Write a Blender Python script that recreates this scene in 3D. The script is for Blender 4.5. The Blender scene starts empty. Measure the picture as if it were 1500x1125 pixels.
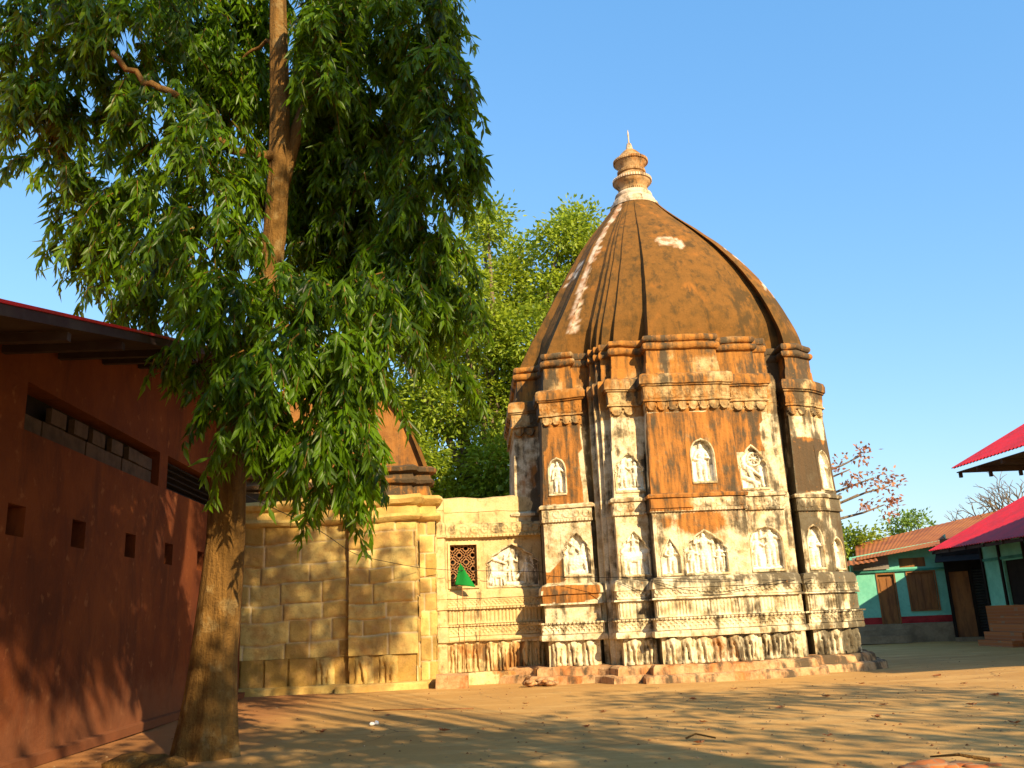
import bpy, math, random
import numpy as np
from mathutils import Matrix, Vector, noise as mnoise

# ---------------------------------------------------------------- camera, sky, sun, exposure
S = bpy.context.scene
COL = S.collection
p, r, yw = math.radians(14.9), math.radians(2.6), math.radians(2.9)
EYE = 1.55
cam = bpy.data.cameras.new('camera'); cam.sensor_width = 36.0; cam.lens = 1300.0 / 1500.0 * 36.0
cam.clip_end = 2000.0
co = bpy.data.objects.new('camera', cam); COL.objects.link(co); S.camera = co
Rv = Vector((1, 0, 0)); Fv = Vector((0, math.cos(p), math.sin(p))); Uv = Vector((0, -math.sin(p), math.cos(p)))
R2 = math.cos(r) * Rv - math.sin(r) * Uv; U2 = math.sin(r) * Rv + math.cos(r) * Uv
Zr = Matrix.Rotation(-yw, 3, 'Z')
R2, U2, Fv = Zr @ R2, Zr @ U2, Zr @ Fv
M = Matrix((R2, U2, -Fv)).transposed().to_4x4(); M.translation = (0, 0, EYE)
co.matrix_world = M

SUN_AZ, SUN_EL = math.radians(28), math.radians(28)      # to the right of straight behind the camera
w = bpy.data.worlds.new('World'); S.world = w; w.use_nodes = True
nt = w.node_tree; nt.nodes.clear()
sky = nt.nodes.new('ShaderNodeTexSky'); sky.sky_type = 'NISHITA'; sky.sun_disc = False
sky.sun_elevation = SUN_EL; sky.sun_rotation = math.pi - SUN_AZ
sky.air_density = 1.5; sky.dust_density = 0.6; sky.ozone_density = 3.0
bg = nt.nodes.new('ShaderNodeBackground'); bg.inputs['Strength'].default_value = 0.125
wo = nt.nodes.new('ShaderNodeOutputWorld')
mixn = nt.nodes.new('ShaderNodeMix'); mixn.data_type = 'RGBA'; mixn.inputs[0].default_value = 0.45; mixn.inputs[7].default_value = (0.32, 1.9, 4.4, 1)
nt.links.new(sky.outputs[0], mixn.inputs[6]); nt.links.new(mixn.outputs[2], bg.inputs[0]); nt.links.new(bg.outputs[0], wo.inputs[0])
sl = bpy.data.lights.new('sun', 'SUN'); sl.energy = 5.0; sl.angle = math.radians(0.6); sl.color = (1.0, 0.79, 0.48)
so = bpy.data.objects.new('sun', sl); COL.objects.link(so)
sd = Vector((math.sin(SUN_AZ) * math.cos(SUN_EL), -math.cos(SUN_AZ) * math.cos(SUN_EL), math.sin(SUN_EL)))
so.rotation_euler = sd.to_track_quat('Z', 'Y').to_euler()
S.view_settings.view_transform = 'Standard'; S.view_settings.look = 'None'
S.view_settings.exposure = 1.0; S.view_settings.gamma = 1.0
S.cycles.max_bounces = 6; S.cycles.transparent_max_bounces = 6

RNG = np.random.RandomState(7)
random.seed(7)

# ---------------------------------------------------------------- material helpers
class NT:
    def __init__(s, name):
        s.m = bpy.data.materials.new(name); s.m.use_nodes = True
        s.t = s.m.node_tree; s.t.nodes.clear()
        s.out = s.t.nodes.new('ShaderNodeOutputMaterial')
    def n(s, typ, props=None, **inp):
        nd = s.t.nodes.new('ShaderNode' + typ)
        for k, v in (props or {}).items(): setattr(nd, k, v)
        for k, v in inp.items():
            key = int(k[1:]) if k[0] == 'i' and k[1:].isdigit() else k.replace('_', ' ')
            s.set(nd.inputs[key], v)
        return nd
    def set(s, sock, v):
        if hasattr(v, 'is_output') or isinstance(v, bpy.types.NodeSocket): s.t.links.new(v, sock)
        elif isinstance(v, (tuple, list)) and len(v) == 3 and sock.type == 'RGBA': sock.default_value = (*v, 1)
        else: sock.default_value = v
    def coord(s, kind='Object', scale=(1, 1, 1)):
        tc = s.n('TexCoord'); mp = s.n('Mapping', None, Vector=tc.outputs[kind], Scale=scale)
        return mp.outputs[0]
    def noise(s, vec, scale, detail=5, rough=0.6, dist=0.0):
        return s.n('TexNoise', None, Vector=vec, Scale=scale, Detail=detail, Roughness=rough, Distortion=dist).outputs[0]
    def math(s, op, a, b=0.0, c=None):
        nd = s.t.nodes.new('ShaderNodeMath'); nd.operation = op
        s.set(nd.inputs[0], a); s.set(nd.inputs[1], b)
        if c is not None: s.set(nd.inputs[2], c)
        return nd.outputs[0]
    def ramp(s, v, a, b):      # smooth step a..b -> 0..1
        nd = s.n('MapRange', {'interpolation_type': 'SMOOTHSTEP'}, Value=v)
        nd.inputs[1].default_value = a; nd.inputs[2].default_value = b
        return nd.outputs[0]
    def mix(s, f, a, b, mode='MIX'):
        nd = s.t.nodes.new('ShaderNodeMix'); nd.data_type = 'RGBA'; nd.blend_type = mode
        s.set(nd.inputs[0], f); s.set(nd.inputs[6], a); s.set(nd.inputs[7], b)
        return nd.outputs[2]
    def attr(s, name, out=2):
        nd = s.n('Attribute', {'attribute_name': name}); return nd.outputs[out]
    def bump(s, h, strength=0.5, dist=0.02):
        return s.n('Bump', None, Height=h, Strength=strength, Distance=dist).outputs[0]
    def bsdf(s, color, rough=0.9, normal=None, spec=0.2, metal=0.0):
        b = s.n('BsdfPrincipled', None, Base_Color=color, Roughness=rough, Metallic=metal)
        b.inputs['Specular IOR Level'].default_value = spec
        if normal is not None: s.set(b.inputs['Normal'], normal)
        s.t.links.new(b.outputs[0], s.out.inputs[0]); return b

def mat_temple(name, c1, c2, rust, dark, rbias=0.0, dbias=0.0, bump=0.6, rust2=None):
    t = NT(name); v = t.coord(); vs = t.coord(scale=(1, 1, 0.13)); vt = t.coord(scale=(1, 1, 0.28))
    big = t.noise(v, 0.75, 7, 0.65, 0.4); mid = t.noise(v, 3.2, 6, 0.65); fine = t.noise(v, 28, 4, 0.65)
    stk = t.noise(vs, 5.5, 6, 0.65); stk2 = t.noise(vt, 3.3, 7, 0.7)
    pit = t.noise(v, 11, 3, 0.5)
    col = t.mix(t.ramp(mid, 0.38, 0.66), c1, c2)
    col = t.mix(t.math('MULTIPLY', t.ramp(fine, 0.3, 0.75), 0.35), col, tuple(x * 0.55 for x in c2))
    rs = t.math('ADD', t.math('MULTIPLY', big, 0.62), t.math('MULTIPLY', stk2, 0.38))
    rs = t.math('ADD', rs, t.math('MULTIPLY', t.attr('rust'), 0.34)); rs = t.math('ADD', rs, rbias)
    rc = t.mix(t.ramp(stk, 0.35, 0.65), rust, rust2 or tuple(x * 0.45 for x in rust))
    rc = t.mix(t.math('MULTIPLY', t.ramp(mid, 0.55, 0.8), 0.5), rc, c2)
    col = t.mix(t.ramp(rs, 0.53, 0.66), col, rc)
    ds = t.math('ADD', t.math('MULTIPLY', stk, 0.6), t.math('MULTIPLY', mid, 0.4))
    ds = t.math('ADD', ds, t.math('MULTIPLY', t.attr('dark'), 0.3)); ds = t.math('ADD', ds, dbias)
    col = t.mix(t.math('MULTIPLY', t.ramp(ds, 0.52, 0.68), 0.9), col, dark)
    sp = t.ramp(pit, 0.66, 0.72)
    col = t.mix(t.math('MULTIPLY', sp, 0.5), col, tuple(x * 0.8 for x in rust))
    col = t.mix(t.attr('cream'), col, t.mix(t.ramp(mid, 0.4, 0.62), (0.62, 0.54, 0.42), (0.40, 0.20, 0.10)))
    h = t.math('ADD', t.math('MULTIPLY', mid, 0.7), t.math('MULTIPLY', fine, 0.35))
    h = t.math('ADD', h, t.math('MULTIPLY', pit, 0.5))
    t.bsdf(col, 0.92, t.bump(h, bump, 0.035)); return t.m

def mat_simple(name, c, c2=None, scale=4.0, rough=0.8, bump=0.3, spec=0.2, metal=0.0, stretch=(1, 1, 1), lo=0.4, hi=0.65):
    t = NT(name); v = t.coord(scale=stretch)
    n1 = t.noise(v, scale, 6, 0.65); n2 = t.noise(v, scale * 7, 4, 0.6)
    col = t.mix(t.ramp(n1, lo, hi), c, c2 or tuple(x * 0.6 for x in c))
    col = t.mix(t.math('MULTIPLY', t.ramp(n2, 0.45, 0.75), 0.3), col, tuple(x * 0.5 for x in c))
    h = t.math('ADD', n1, t.math('MULTIPLY', n2, 0.5))
    t.bsdf(col, rough, t.bump(h, bump, 0.02), spec, metal); return t.m

def mat_leaf(name, c1, c2, trans, tw=0.45, rough=0.42, spec=0.45):
    t = NT(name); a = t.attr('tone')
    col = t.mix(a, c1, c2)
    b = t.n('BsdfPrincipled', None, Base_Color=col, Roughness=rough); b.inputs['Specular IOR Level'].default_value = spec
    tr = t.n('BsdfTranslucent', None, Color=t.mix(a, tuple(x * 0.6 for x in trans), trans))
    mx = t.n('MixShader', None, Fac=tw); t.t.links.new(b.outputs[0], mx.inputs[1]); t.t.links.new(tr.outputs[0], mx.inputs[2])
    t.t.links.new(mx.outputs[0], t.out.inputs[0]); return t.m

CREAM1, CREAM2 = (0.72, 0.62, 0.42), (0.50, 0.36, 0.18)
RUST, BROWN = (0.40, 0.16, 0.035), (0.20, 0.085, 0.02)
DARK = (0.06, 0.048, 0.03)
MT = {}
MT['wall'] = mat_temple('weathered_plaster', CREAM1, CREAM2, RUST, DARK, 0.005, 0.04, 0.9, BROWN)
MT['base'] = mat_temple('carved_base_stone', (0.74, 0.65, 0.45), (0.54, 0.41, 0.22), RUST, DARK, -0.025, 0.034, 0.9)
MT['cornice'] = mat_temple('stained_cornice', (0.55, 0.40, 0.20), (0.40, 0.24, 0.09), (0.38, 0.155, 0.03), DARK, 0.06, 0.03, 0.9, (0.19, 0.085, 0.02))
MT['plinth'] = mat_temple('red_plinth', (0.54, 0.34, 0.17), (0.44, 0.23, 0.10), (0.44, 0.17, 0.05), DARK, 0.05, 0.02, 0.9)
MT['relief'] = mat_temple('carved_relief', (0.84, 0.79, 0.66), (0.74, 0.66, 0.48), (0.5, 0.3, 0.12), (0.16, 0.12, 0.07), -0.14, -0.05, 0.35)
MT['recess'] = mat_temple('recess_plaster', (0.50, 0.38, 0.20), (0.38, 0.25, 0.10), RUST, (0.05, 0.035, 0.02), 0.03, 0.12, 0.7)
MT['roof'] = mat_temple('dome_roof', (0.185, 0.082, 0.016), (0.135, 0.064, 0.013), (0.26, 0.10, 0.016), (0.065, 0.038, 0.012), -0.02, 0.035, 0.6, (0.17, 0.075, 0.016))
MT['finial'] = mat_temple('finial_stone', (0.50, 0.33, 0.16), (0.40, 0.21, 0.07), (0.42, 0.17, 0.035), DARK, 0.05, 0.03, 0.6)
MT['lotus'] = mat_temple('finial_white', (0.64, 0.52, 0.38), (0.50, 0.34, 0.19), (0.45, 0.22, 0.08), DARK, 0.0, 0.03, 0.6)
MT['hall'] = mat_temple('yellow_stone', (0.62, 0.47, 0.24), (0.52, 0.37, 0.16), (0.42, 0.2, 0.06), DARK, -0.06, 0.0, 0.6)
MT['metal'] = mat_simple('dark_iron', (0.05, 0.045, 0.04), None, 8, 0.5, 0.1, 0.4, 0.6)

# ---------------------------------------------------------------- mesh helpers
def link(name, V, F, mats, parent=None, smooth=False, attrs=None, mi=None, sharp=None, fattrs=None):
    me = bpy.data.meshes.new(name)
    V = np.asarray(V, dtype=float).reshape(-1, 3)
    me.from_pydata(V.tolist(), [], F if isinstance(F, list) else F.tolist())
    for m in (mats if isinstance(mats, (list, tuple)) else [mats]): me.materials.append(m)
    if mi is not None: me.polygons.foreach_set('material_index', np.asarray(mi, dtype=np.int32))
    for k, a in (attrs or {}).items():
        at = me.attributes.new(k, 'FLOAT', 'POINT'); at.data.foreach_set('value', np.asarray(a, dtype=np.float32))
    if smooth: me.polygons.foreach_set('use_smooth', np.ones(len(me.polygons), dtype=bool))
    me.update()
    if smooth and sharp: me.set_sharp_from_angle(angle=math.radians(sharp))
    o = bpy.data.objects.new(name, me); COL.objects.link(o)
    if parent: o.parent = parent
    return o

def empty(name, loc, label, cat, group=None, rz=0.0):
    o = bpy.data.objects.new(name, None); COL.objects.link(o); o.location = loc; o.rotation_euler = (0, 0, rz)
    o.empty_display_size = 0.2
    o['label'] = label; o['category'] = cat
    if group: o['group'] = group
    return o

def tag(o, label=None, cat=None, group=None, kind=None):
    for k, v in (('label', label), ('category', cat), ('group', group), ('kind', kind)):
        if v: o[k] = v
    return o

class MB:
    def __init__(s): s.v = []; s.f = []; s.mi = []; s.cur = 0
    def add(s, V, F):
        b = len(s.v); s.v.extend([tuple(map(float, x)) for x in V]); s.f.extend([tuple(int(i) + b for i in q) for q in F])
        s.mi.extend([s.cur] * len(F)); return b
    def box(s, a, b, jit=0.0):
        (x0, y0, z0), (x1, y1, z1) = a, b
        V = np.array([(x0, y0, z0), (x1, y0, z0), (x1, y1, z0), (x0, y1, z0), (x0, y0, z1), (x1, y0, z1), (x1, y1, z1), (x0, y1, z1)], float)
        if jit: V += RNG.uniform(-jit, jit, V.shape)
        s.add(V, [(3, 2, 1, 0), (4, 5, 6, 7), (0, 1, 5, 4), (1, 2, 6, 5), (2, 3, 7, 6), (3, 0, 4, 7)])
    def obox(s, c, ax, ay, az):       # oriented box: centre and three half-axis vectors
        c, ax, ay, az = map(lambda q: np.array(q, float), (c, ax, ay, az))
        V = [c + i * ax + j * ay + k * az for k in (-1, 1) for j in (-1, 1) for i in (-1, 1)]
        s.add(V, [(0, 2, 3, 1), (4, 5, 7, 6), (0, 1, 5, 4), (1, 3, 7, 5), (3, 2, 6, 7), (2, 0, 4, 6)])
    def slab(s, P, t):                # polygon (list of 3-D points) extruded by vector t
        P = [np.array(q, float) for q in P]; n = len(P); t = np.array(t, float)
        s.add(P + [q + t for q in P], [tuple(range(n)), tuple(range(2 * n - 1, n - 1, -1))] + [(i, i + n, (i + 1) % n + n, (i + 1) % n) for i in range(n)])
    def tube(s, P, R, n=8, cap=True):
        P = [np.array(q, float) for q in P]
        R = R if hasattr(R, '__len__') else [R] * len(P)
        V = []; F = []
        up = np.array([0.13, 0.21, 0.97])
        for i, q in enumerate(P):
            d = P[min(i + 1, len(P) - 1)] - P[max(i - 1, 0)]; d /= (np.linalg.norm(d) + 1e-9)
            a = np.cross(d, up)
            if np.linalg.norm(a) < 0.15: a = np.cross(d, [1, 0.1, 0])
            a /= np.linalg.norm(a); b = np.cross(d, a)
            for k in range(n):
                t = 2 * math.pi * k / n; V.append(q + R[i] * (math.cos(t) * a + math.sin(t) * b))
        for i in range(len(P) - 1):
            for k in range(n): F.append((i * n + k, i * n + (k + 1) % n, (i + 1) * n + (k + 1) % n, (i + 1) * n + k))
        if cap: F.append(tuple(range(n))[::-1]); F.append(tuple(range((len(P) - 1) * n, len(P) * n)))
        s.add(V, F)
    def lathe(s, prof, n=48, c=(0, 0), wob=None):
        V = []; F = []
        for i, (z, rr) in enumerate(prof):
            for k in range(n):
                t = 2 * math.pi * k / n; q = rr * (wob(i, t) if wob else 1.0)
                V.append((c[0] + q * math.cos(t), c[1] + q * math.sin(t), z))
        for i in range(len(prof) - 1):
            for k in range(n): F.append((i * n + k, i * n + (k + 1) % n, (i + 1) * n + (k + 1) % n, (i + 1) * n + k))
        F.append(tuple(range((len(prof) - 1) * n, len(prof) * n)))
        s.add(V, F)
    def build(s, name, mats, parent=None, smooth=False, sharp=None, attrs=None):
        return link(name, s.v, s.f, mats, parent, smooth, attrs, s.mi, sharp)

def vnoise(P, sc, seed=0.0):
    return np.array([mnoise.noise(Vector((q[0] * sc + seed, q[1] * sc - seed, q[2] * sc + 2 * seed))) for q in P])

# outline (list of 2-D points) swept up a profile of (z, offset) rows; each segment takes k*offset
def offset_poly(P, off, closed):
    n = len(P); P = [np.array(q, float) for q in P]; segs = []
    m = n if closed else n - 1
    for i in range(m):
        a, b = P[i], P[(i + 1) % n]; d = (b - a) / np.linalg.norm(b - a); nr = np.array([d[1], -d[0]])   # outline runs so that the outside is to the right
        segs.append((a + nr * off[i], d, nr))
    out = []
    for i in range(n):
        if not closed and i == 0: out.append(segs[0][0]); continue
        if not closed and i == n - 1: out.append(P[-1] + segs[-1][2] * off[-1]); continue
        a, d, _ = segs[(i - 1) % m]; b, e, _ = segs[i % m]
        c = d[0] * e[1] - d[1] * e[0]
        if abs(c) < 0.12: out.append((a + d * np.dot(P[i] - a, d) + b) / 2); continue
        t = ((b[0] - a[0]) * e[1] - (b[1] - a[1]) * e[0]) / c
        out.append(a + d * t)
    return out

def sweep(P, ks, rows, closed=True, cell=0.12, dz=0.12, jit=0.006, holes=None, fine=None, full=None):
    """holes: {segment: [(s0, s1, z0, z1)]}; returns V, F."""
    n = len(P); m = n if closed else n - 1
    cuts = []
    for i in range(m):
        L = np.linalg.norm(np.array(P[(i + 1) % n]) - np.array(P[i]))
        cuts.append(max(1, int(round(L / (cell if (fine is None or i in fine) else 0.5)))))
    zz = []
    for (z0, o0), (z1, o1) in zip(rows[:-1], rows[1:]):
        q = max(1, int(round(math.hypot(z1 - z0, o1 - o0) / dz)))
        for k in range(q): zz.append((z0 + (z1 - z0) * k / q, o0 + (o1 - o0) * k / q))
    zz.append(rows[-1])
    V = []; meta = []
    for (z, o) in zz:
        offs = [o * (ks[i] if not (full and full(z)) else 1.0) for i in range(m)]
        Q = offset_poly(P, offs, closed)
        for i in range(m):
            a, b = Q[i], Q[(i + 1) % n]
            for k in range(cuts[i]):
                f = k / cuts[i]; V.append((a[0] + (b[0] - a[0]) * f, a[1] + (b[1] - a[1]) * f, z))
        if not closed: V.append((Q[-1][0], Q[-1][1], z))
    W = sum(cuts) + (0 if closed else 1)
    segof = [i for i in range(m) for k in range(cuts[i])]; sof = []
    for i in range(m):
        L = np.linalg.norm(np.array(P[(i + 1) % n]) - np.array(P[i]))
        sof += [(k * L / cuts[i], (k + 1) * L / cuts[i]) for k in range(cuts[i])]
    F = []
    for j in range(len(zz) - 1):
        for i in range(sum(cuts)):
            if holes and segof[i] in holes:
                sa, sb = sof[i]; za, zb = zz[j][0], zz[j + 1][0]
                if any(sa > h[0] - 1e-6 and sb < h[1] + 1e-6 and za > h[2] - 1e-6 and zb < h[3] + 1e-6 for h in holes[segof[i]]): continue
            i2 = (i + 1) % W if closed else i + 1
            F.append((j * W + i, j * W + i2, (j + 1) * W + i2, (j + 1) * W + i))
    V = np.array(V)
    if jit:
        n1 = vnoise(V, 2.3); n2 = vnoise(V, 2.1, 9.3); n3 = vnoise(V, 6.0, 4.1)
        V[:, 0] += jit * (n1 + n3) * 1.2; V[:, 1] += jit * (n2 + n3) * 1.2; V[:, 2] += jit * 1.5 * (n1 - n2)
    return V, F

class Face:
    """vertical face a->b (outside on the right of a->b)"""
    def __init__(s, a, b, lean=None):
        s.a = np.array(a, float); s.b = np.array(b, float); s.L = np.linalg.norm(s.b - s.a)
        s.d = (s.b - s.a) / s.L; s.n = np.array([s.d[1], -s.d[0]]); s.lean = lean or (lambda z: 0.0)
    def P(s, u, z, o):
        u, z, o = np.broadcast_arrays(np.asarray(u, float), np.asarray(z, float), np.asarray(o, float))
        o = o + np.vectorize(s.lean)(z)
        return np.stack([s.a[0] + s.d[0] * u + s.n[0] * o, s.a[1] + s.d[1] * u + s.n[1] * o, z], -1)

def gridfaces(nr, nc, base=0):
    i = np.arange(nr - 1)[:, None] * nc + np.arange(nc - 1)[None, :] + base
    return np.stack([i, i + 1, i + 1 + nc, i + nc], -1).reshape(-1, 4)

def strip(face, u0, u1, z0, z1, o, hf, du=0.025, dz=0.025, skirt=0.08):
    nu = max(2, int((u1 - u0) / du) + 1); nz = max(2, int((z1 - z0) / dz) + 1)
    u = np.linspace(u0, u1, nu); z = np.linspace(z0, z1, nz)
    U, Z = np.meshgrid(u, z); Hh = hf(U - u0, Z - z0, u1 - u0, z1 - z0) + o
    Up = np.pad(U, 1, mode='edge'); Zp = np.pad(Z, 1, mode='edge'); Hp = np.pad(Hh, 1, constant_values=o - skirt)
    V = face.P(Up, Zp, Hp).reshape(-1, 3)
    return V, gridfaces(nz + 2, nu + 2)

def smin(d, r): return np.clip(1 - (d / r) ** 2, 0, 1) ** 0.38
def caps(X, Z, L):
    """height of a set of capsules (x0,z0,x1,z1,r0,r1,h)"""
    H = np.zeros_like(X)
    for (x0, z0, x1, z1, r0, r1, h) in L:
        dx, dz = x1 - x0, z1 - z0; q = dx * dx + dz * dz + 1e-9
        t = np.clip(((X - x0) * dx + (Z - z0) * dz) / q, 0, 1)
        d = np.hypot(X - x0 - t * dx, Z - z0 - t * dz); rr = r0 + (r1 - r0) * t
        H = np.maximum(H, h * smin(d, rr))
    return H

# carved pattern functions (u, z, width, height) -> relief height
def hf_lattice(pt=0.13, h=0.035):
    def f(u, z, W, Hh):
        a = (u + z) / pt; b = (u - z) / pt
        fa = np.abs(a - np.round(a)); fb = np.abs(b - np.round(b))
        g = np.maximum(np.clip((0.25 - fa) / 0.12, 0, 1), np.clip((0.25 - fb) / 0.12, 0, 1))
        e = np.clip((0.035 - np.minimum(z, Hh - z)) / 0.01, 0, 1)
        return h * np.maximum(g, e) - h
    return f
def hf_flute(pt=0.085, h=0.04):
    def f(u, z, W, Hh):
        ph = u / pt + 0.13 * np.sin(9 * u); g = np.abs(np.sin(np.pi * ph)) ** 0.7
        e = np.clip(np.minimum(z, Hh - z) / 0.05, 0, 1)
        return -h * (1 - g) * e
    return f
def hf_rosette(pt=0.26, h=0.03):
    def f(u, z, W, Hh):
        n = max(1, round(W / pt)); q = W / n; x = (u % q) - q / 2; y = z - Hh / 2
        d = np.hypot(x, y) / (Hh * 0.42); a = np.arctan2(y, x)
        g = np.exp(-((d - 0.85) / 0.16) ** 2) + np.exp(-(d / 0.28) ** 2) + 0.6 * np.exp(-((d - 0.5) / 0.2) ** 2) * (0.5 + 0.5 * np.cos(6 * a))
        dd = np.hypot(np.minimum(u % q, q - u % q), y) / (Hh * 0.3)
        g = g + 0.8 * np.exp(-(dd / 0.35) ** 2) * (d > 1)
        return h * np.clip(g, 0, 1) - h * 0.7
    return f
def hf_petal(pt=0.29, h=0.085):
    def f(u, z, W, Hh):
        n = max(1, round(W / pt)); q = W / n; x = ((u % q) - q / 2) / (q * 0.5); y = z / Hh
        b = 1 - np.sqrt(np.clip(1 - (x / 0.92) ** 2, 0, 1))        # lower edge of the petal
        ins = (y - 0.75 * b)
        rim = np.exp(-((ins - 0.06) / 0.07) ** 2); body = np.clip(ins / 0.06, 0, 1) * (np.abs(x) < 0.93)
        inner = np.exp(-(((x) / 0.35) ** 2 + ((y - 0.65) / 0.3) ** 2))
        return h * np.clip(0.55 * body + 0.6 * rim * (np.abs(x) < 0.95) + 0.25 * inner, 0, 1.2) - 0.01
    return f
def hf_dentil(pt=0.10, h=0.035):
    def f(u, z, W, Hh):
        x = np.abs((u / pt) % 1 - 0.5); return np.where(x < 0.3, h, 0.0)
    return f
def hf_plain(u, z, W, Hh): return np.zeros_like(u)

def figure(x, z, h, arms='hip', f=1.0, skirt=True):
    s = h
    L = [(x, z + 0.90 * s, x, z + 0.92 * s, 0.065 * s, 0.06 * s, 0.085), (x, z + 0.97 * s, x, z + 1.03 * s, 0.05 * s, 0.025 * s, 0.06),
         (x, z + 0.56 * s, x, z + 0.77 * s, 0.075 * s, 0.115 * s, 0.085), (x, z + 0.48 * s, x, z + 0.56 * s, 0.12 * s, 0.08 * s, 0.085),
         (x - 0.06 * s, z + 0.48 * s, x - 0.07 * s * f, z + 0.02, 0.07 * s, 0.04 * s, 0.075), (x + 0.06 * s, z + 0.48 * s, x + 0.08 * s * f, z + 0.02, 0.07 * s, 0.04 * s, 0.07),
         (x - 0.08 * s, z + 0.02, x - 0.13 * s, z + 0.02, 0.03 * s, 0.025 * s, 0.06), (x + 0.09 * s, z + 0.02, x + 0.14 * s, z + 0.02, 0.03 * s, 0.025 * s, 0.06)]
    if arms == 'hip':
        L += [(x - 0.11 * s, z + 0.77 * s, x - 0.2 * s, z + 0.6 * s, 0.045 * s, 0.035 * s, 0.07), (x - 0.2 * s, z + 0.6 * s, x - 0.06 * s, z + 0.55 * s, 0.035 * s, 0.03 * s, 0.08),
              (x + 0.11 * s, z + 0.77 * s, x + 0.2 * s, z + 0.6 * s, 0.045 * s, 0.035 * s, 0.07), (x + 0.2 * s, z + 0.6 * s, x + 0.05 * s, z + 0.64 * s, 0.035 * s, 0.03 * s, 0.08)]
    elif arms == 'up':
        L += [(x - 0.11 * s, z + 0.77 * s, x - 0.24 * s, z + 0.72 * s, 0.045 * s, 0.035 * s, 0.07), (x - 0.24 * s, z + 0.72 * s, x - 0.22 * s, z + 0.95 * s, 0.035 * s, 0.03 * s, 0.06),
              (x + 0.11 * s, z + 0.77 * s, x + 0.24 * s, z + 0.70 * s, 0.045 * s, 0.035 * s, 0.07), (x + 0.24 * s, z + 0.7 * s, x + 0.23 * s, z + 0.93 * s, 0.035 * s, 0.03 * s, 0.06)]
    else:
        L += [(x - 0.11 * s, z + 0.77 * s, x - 0.17 * s, z + 0.45 * s, 0.045 * s, 0.03 * s, 0.07), (x + 0.11 * s, z + 0.77 * s, x + 0.25 * s, z + 0.66 * s, 0.045 * s, 0.03 * s, 0.07),
              (x + 0.25 * s, z + 0.66 * s, x + 0.36 * s, z + 0.74 * s, 0.035 * s, 0.03 * s, 0.06)]
    return L
def beast(x, z, s):
    return [(x - 0.28 * s, z + 0.5 * s, x + 0.22 * s, z + 0.5 * s, 0.17 * s, 0.15 * s, 0.085), (x + 0.22 * s, z + 0.55 * s, x + 0.42 * s, z + 0.68 * s, 0.12 * s, 0.09 * s, 0.09),
            (x - 0.3 * s, z + 0.42 * s, x - 0.33 * s, z, 0.07 * s, 0.04 * s, 0.07), (x - 0.18 * s, z + 0.4 * s, x - 0.15 * s, z, 0.06 * s, 0.04 * s, 0.06),
            (x + 0.2 * s, z + 0.4 * s, x + 0.26 * s, z, 0.06 * s, 0.04 * s, 0.07), (x + 0.1 * s, z + 0.4 * s, x + 0.08 * s, z, 0.06 * s, 0.04 * s, 0.06),
            (x - 0.42 * s, z + 0.55 * s, x - 0.5 * s, z + 0.2 * s, 0.04 * s, 0.02 * s, 0.05)]
def rider(x, z, s): return beast(x, z, s) + [q for q in figure(x - 0.02, z + 0.45 * s, 0.72 * s, 'up') if q[1] > z + 0.55 * s]
def wheel(x, z, s, n=8):
    L = []
    for k in range(14):
        a, b = 2 * math.pi * k / 14, 2 * math.pi * (k + 1) / 14
        L.append((x + s * math.cos(a), z + s * math.sin(a), x + s * math.cos(b), z + s * math.sin(b), s * 0.17, s * 0.17, 0.06))
    for k in range(n):
        a = 2 * math.pi * k / n; L.append((x, z, x + s * 0.75 * math.cos(a), z + s * 0.75 * math.sin(a), s * 0.13, s * 0.08, 0.05))
    return L + [(x, z, x, z + 0.001, s * 0.28, s * 0.28, 0.08)]

def arch_w(kind):
    if kind == 'round': return lambda t: 1.0 if t < 0.62 else math.sqrt(max(0.0, 1 - ((t - 0.62) / 0.38) ** 2))
    if kind == 'cusp':
        def f(t):
            if t < 0.48: return 1.0
            q = (t - 0.48) / 0.52
            return max(0.0, (1 - q ** 1.9) * (0.86 + 0.19 * abs(math.sin(3.0 * math.pi * q)) ** .7) )
        return f
    if kind == 'half': return lambda t: 1.0 if t < 0.45 else max(0.0, 1 - ((t - 0.45) / 0.55) ** 1.3)
    return lambda t: 1.0 if t < 0.97 else max(0.0, (1 - t) / 0.03)

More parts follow.
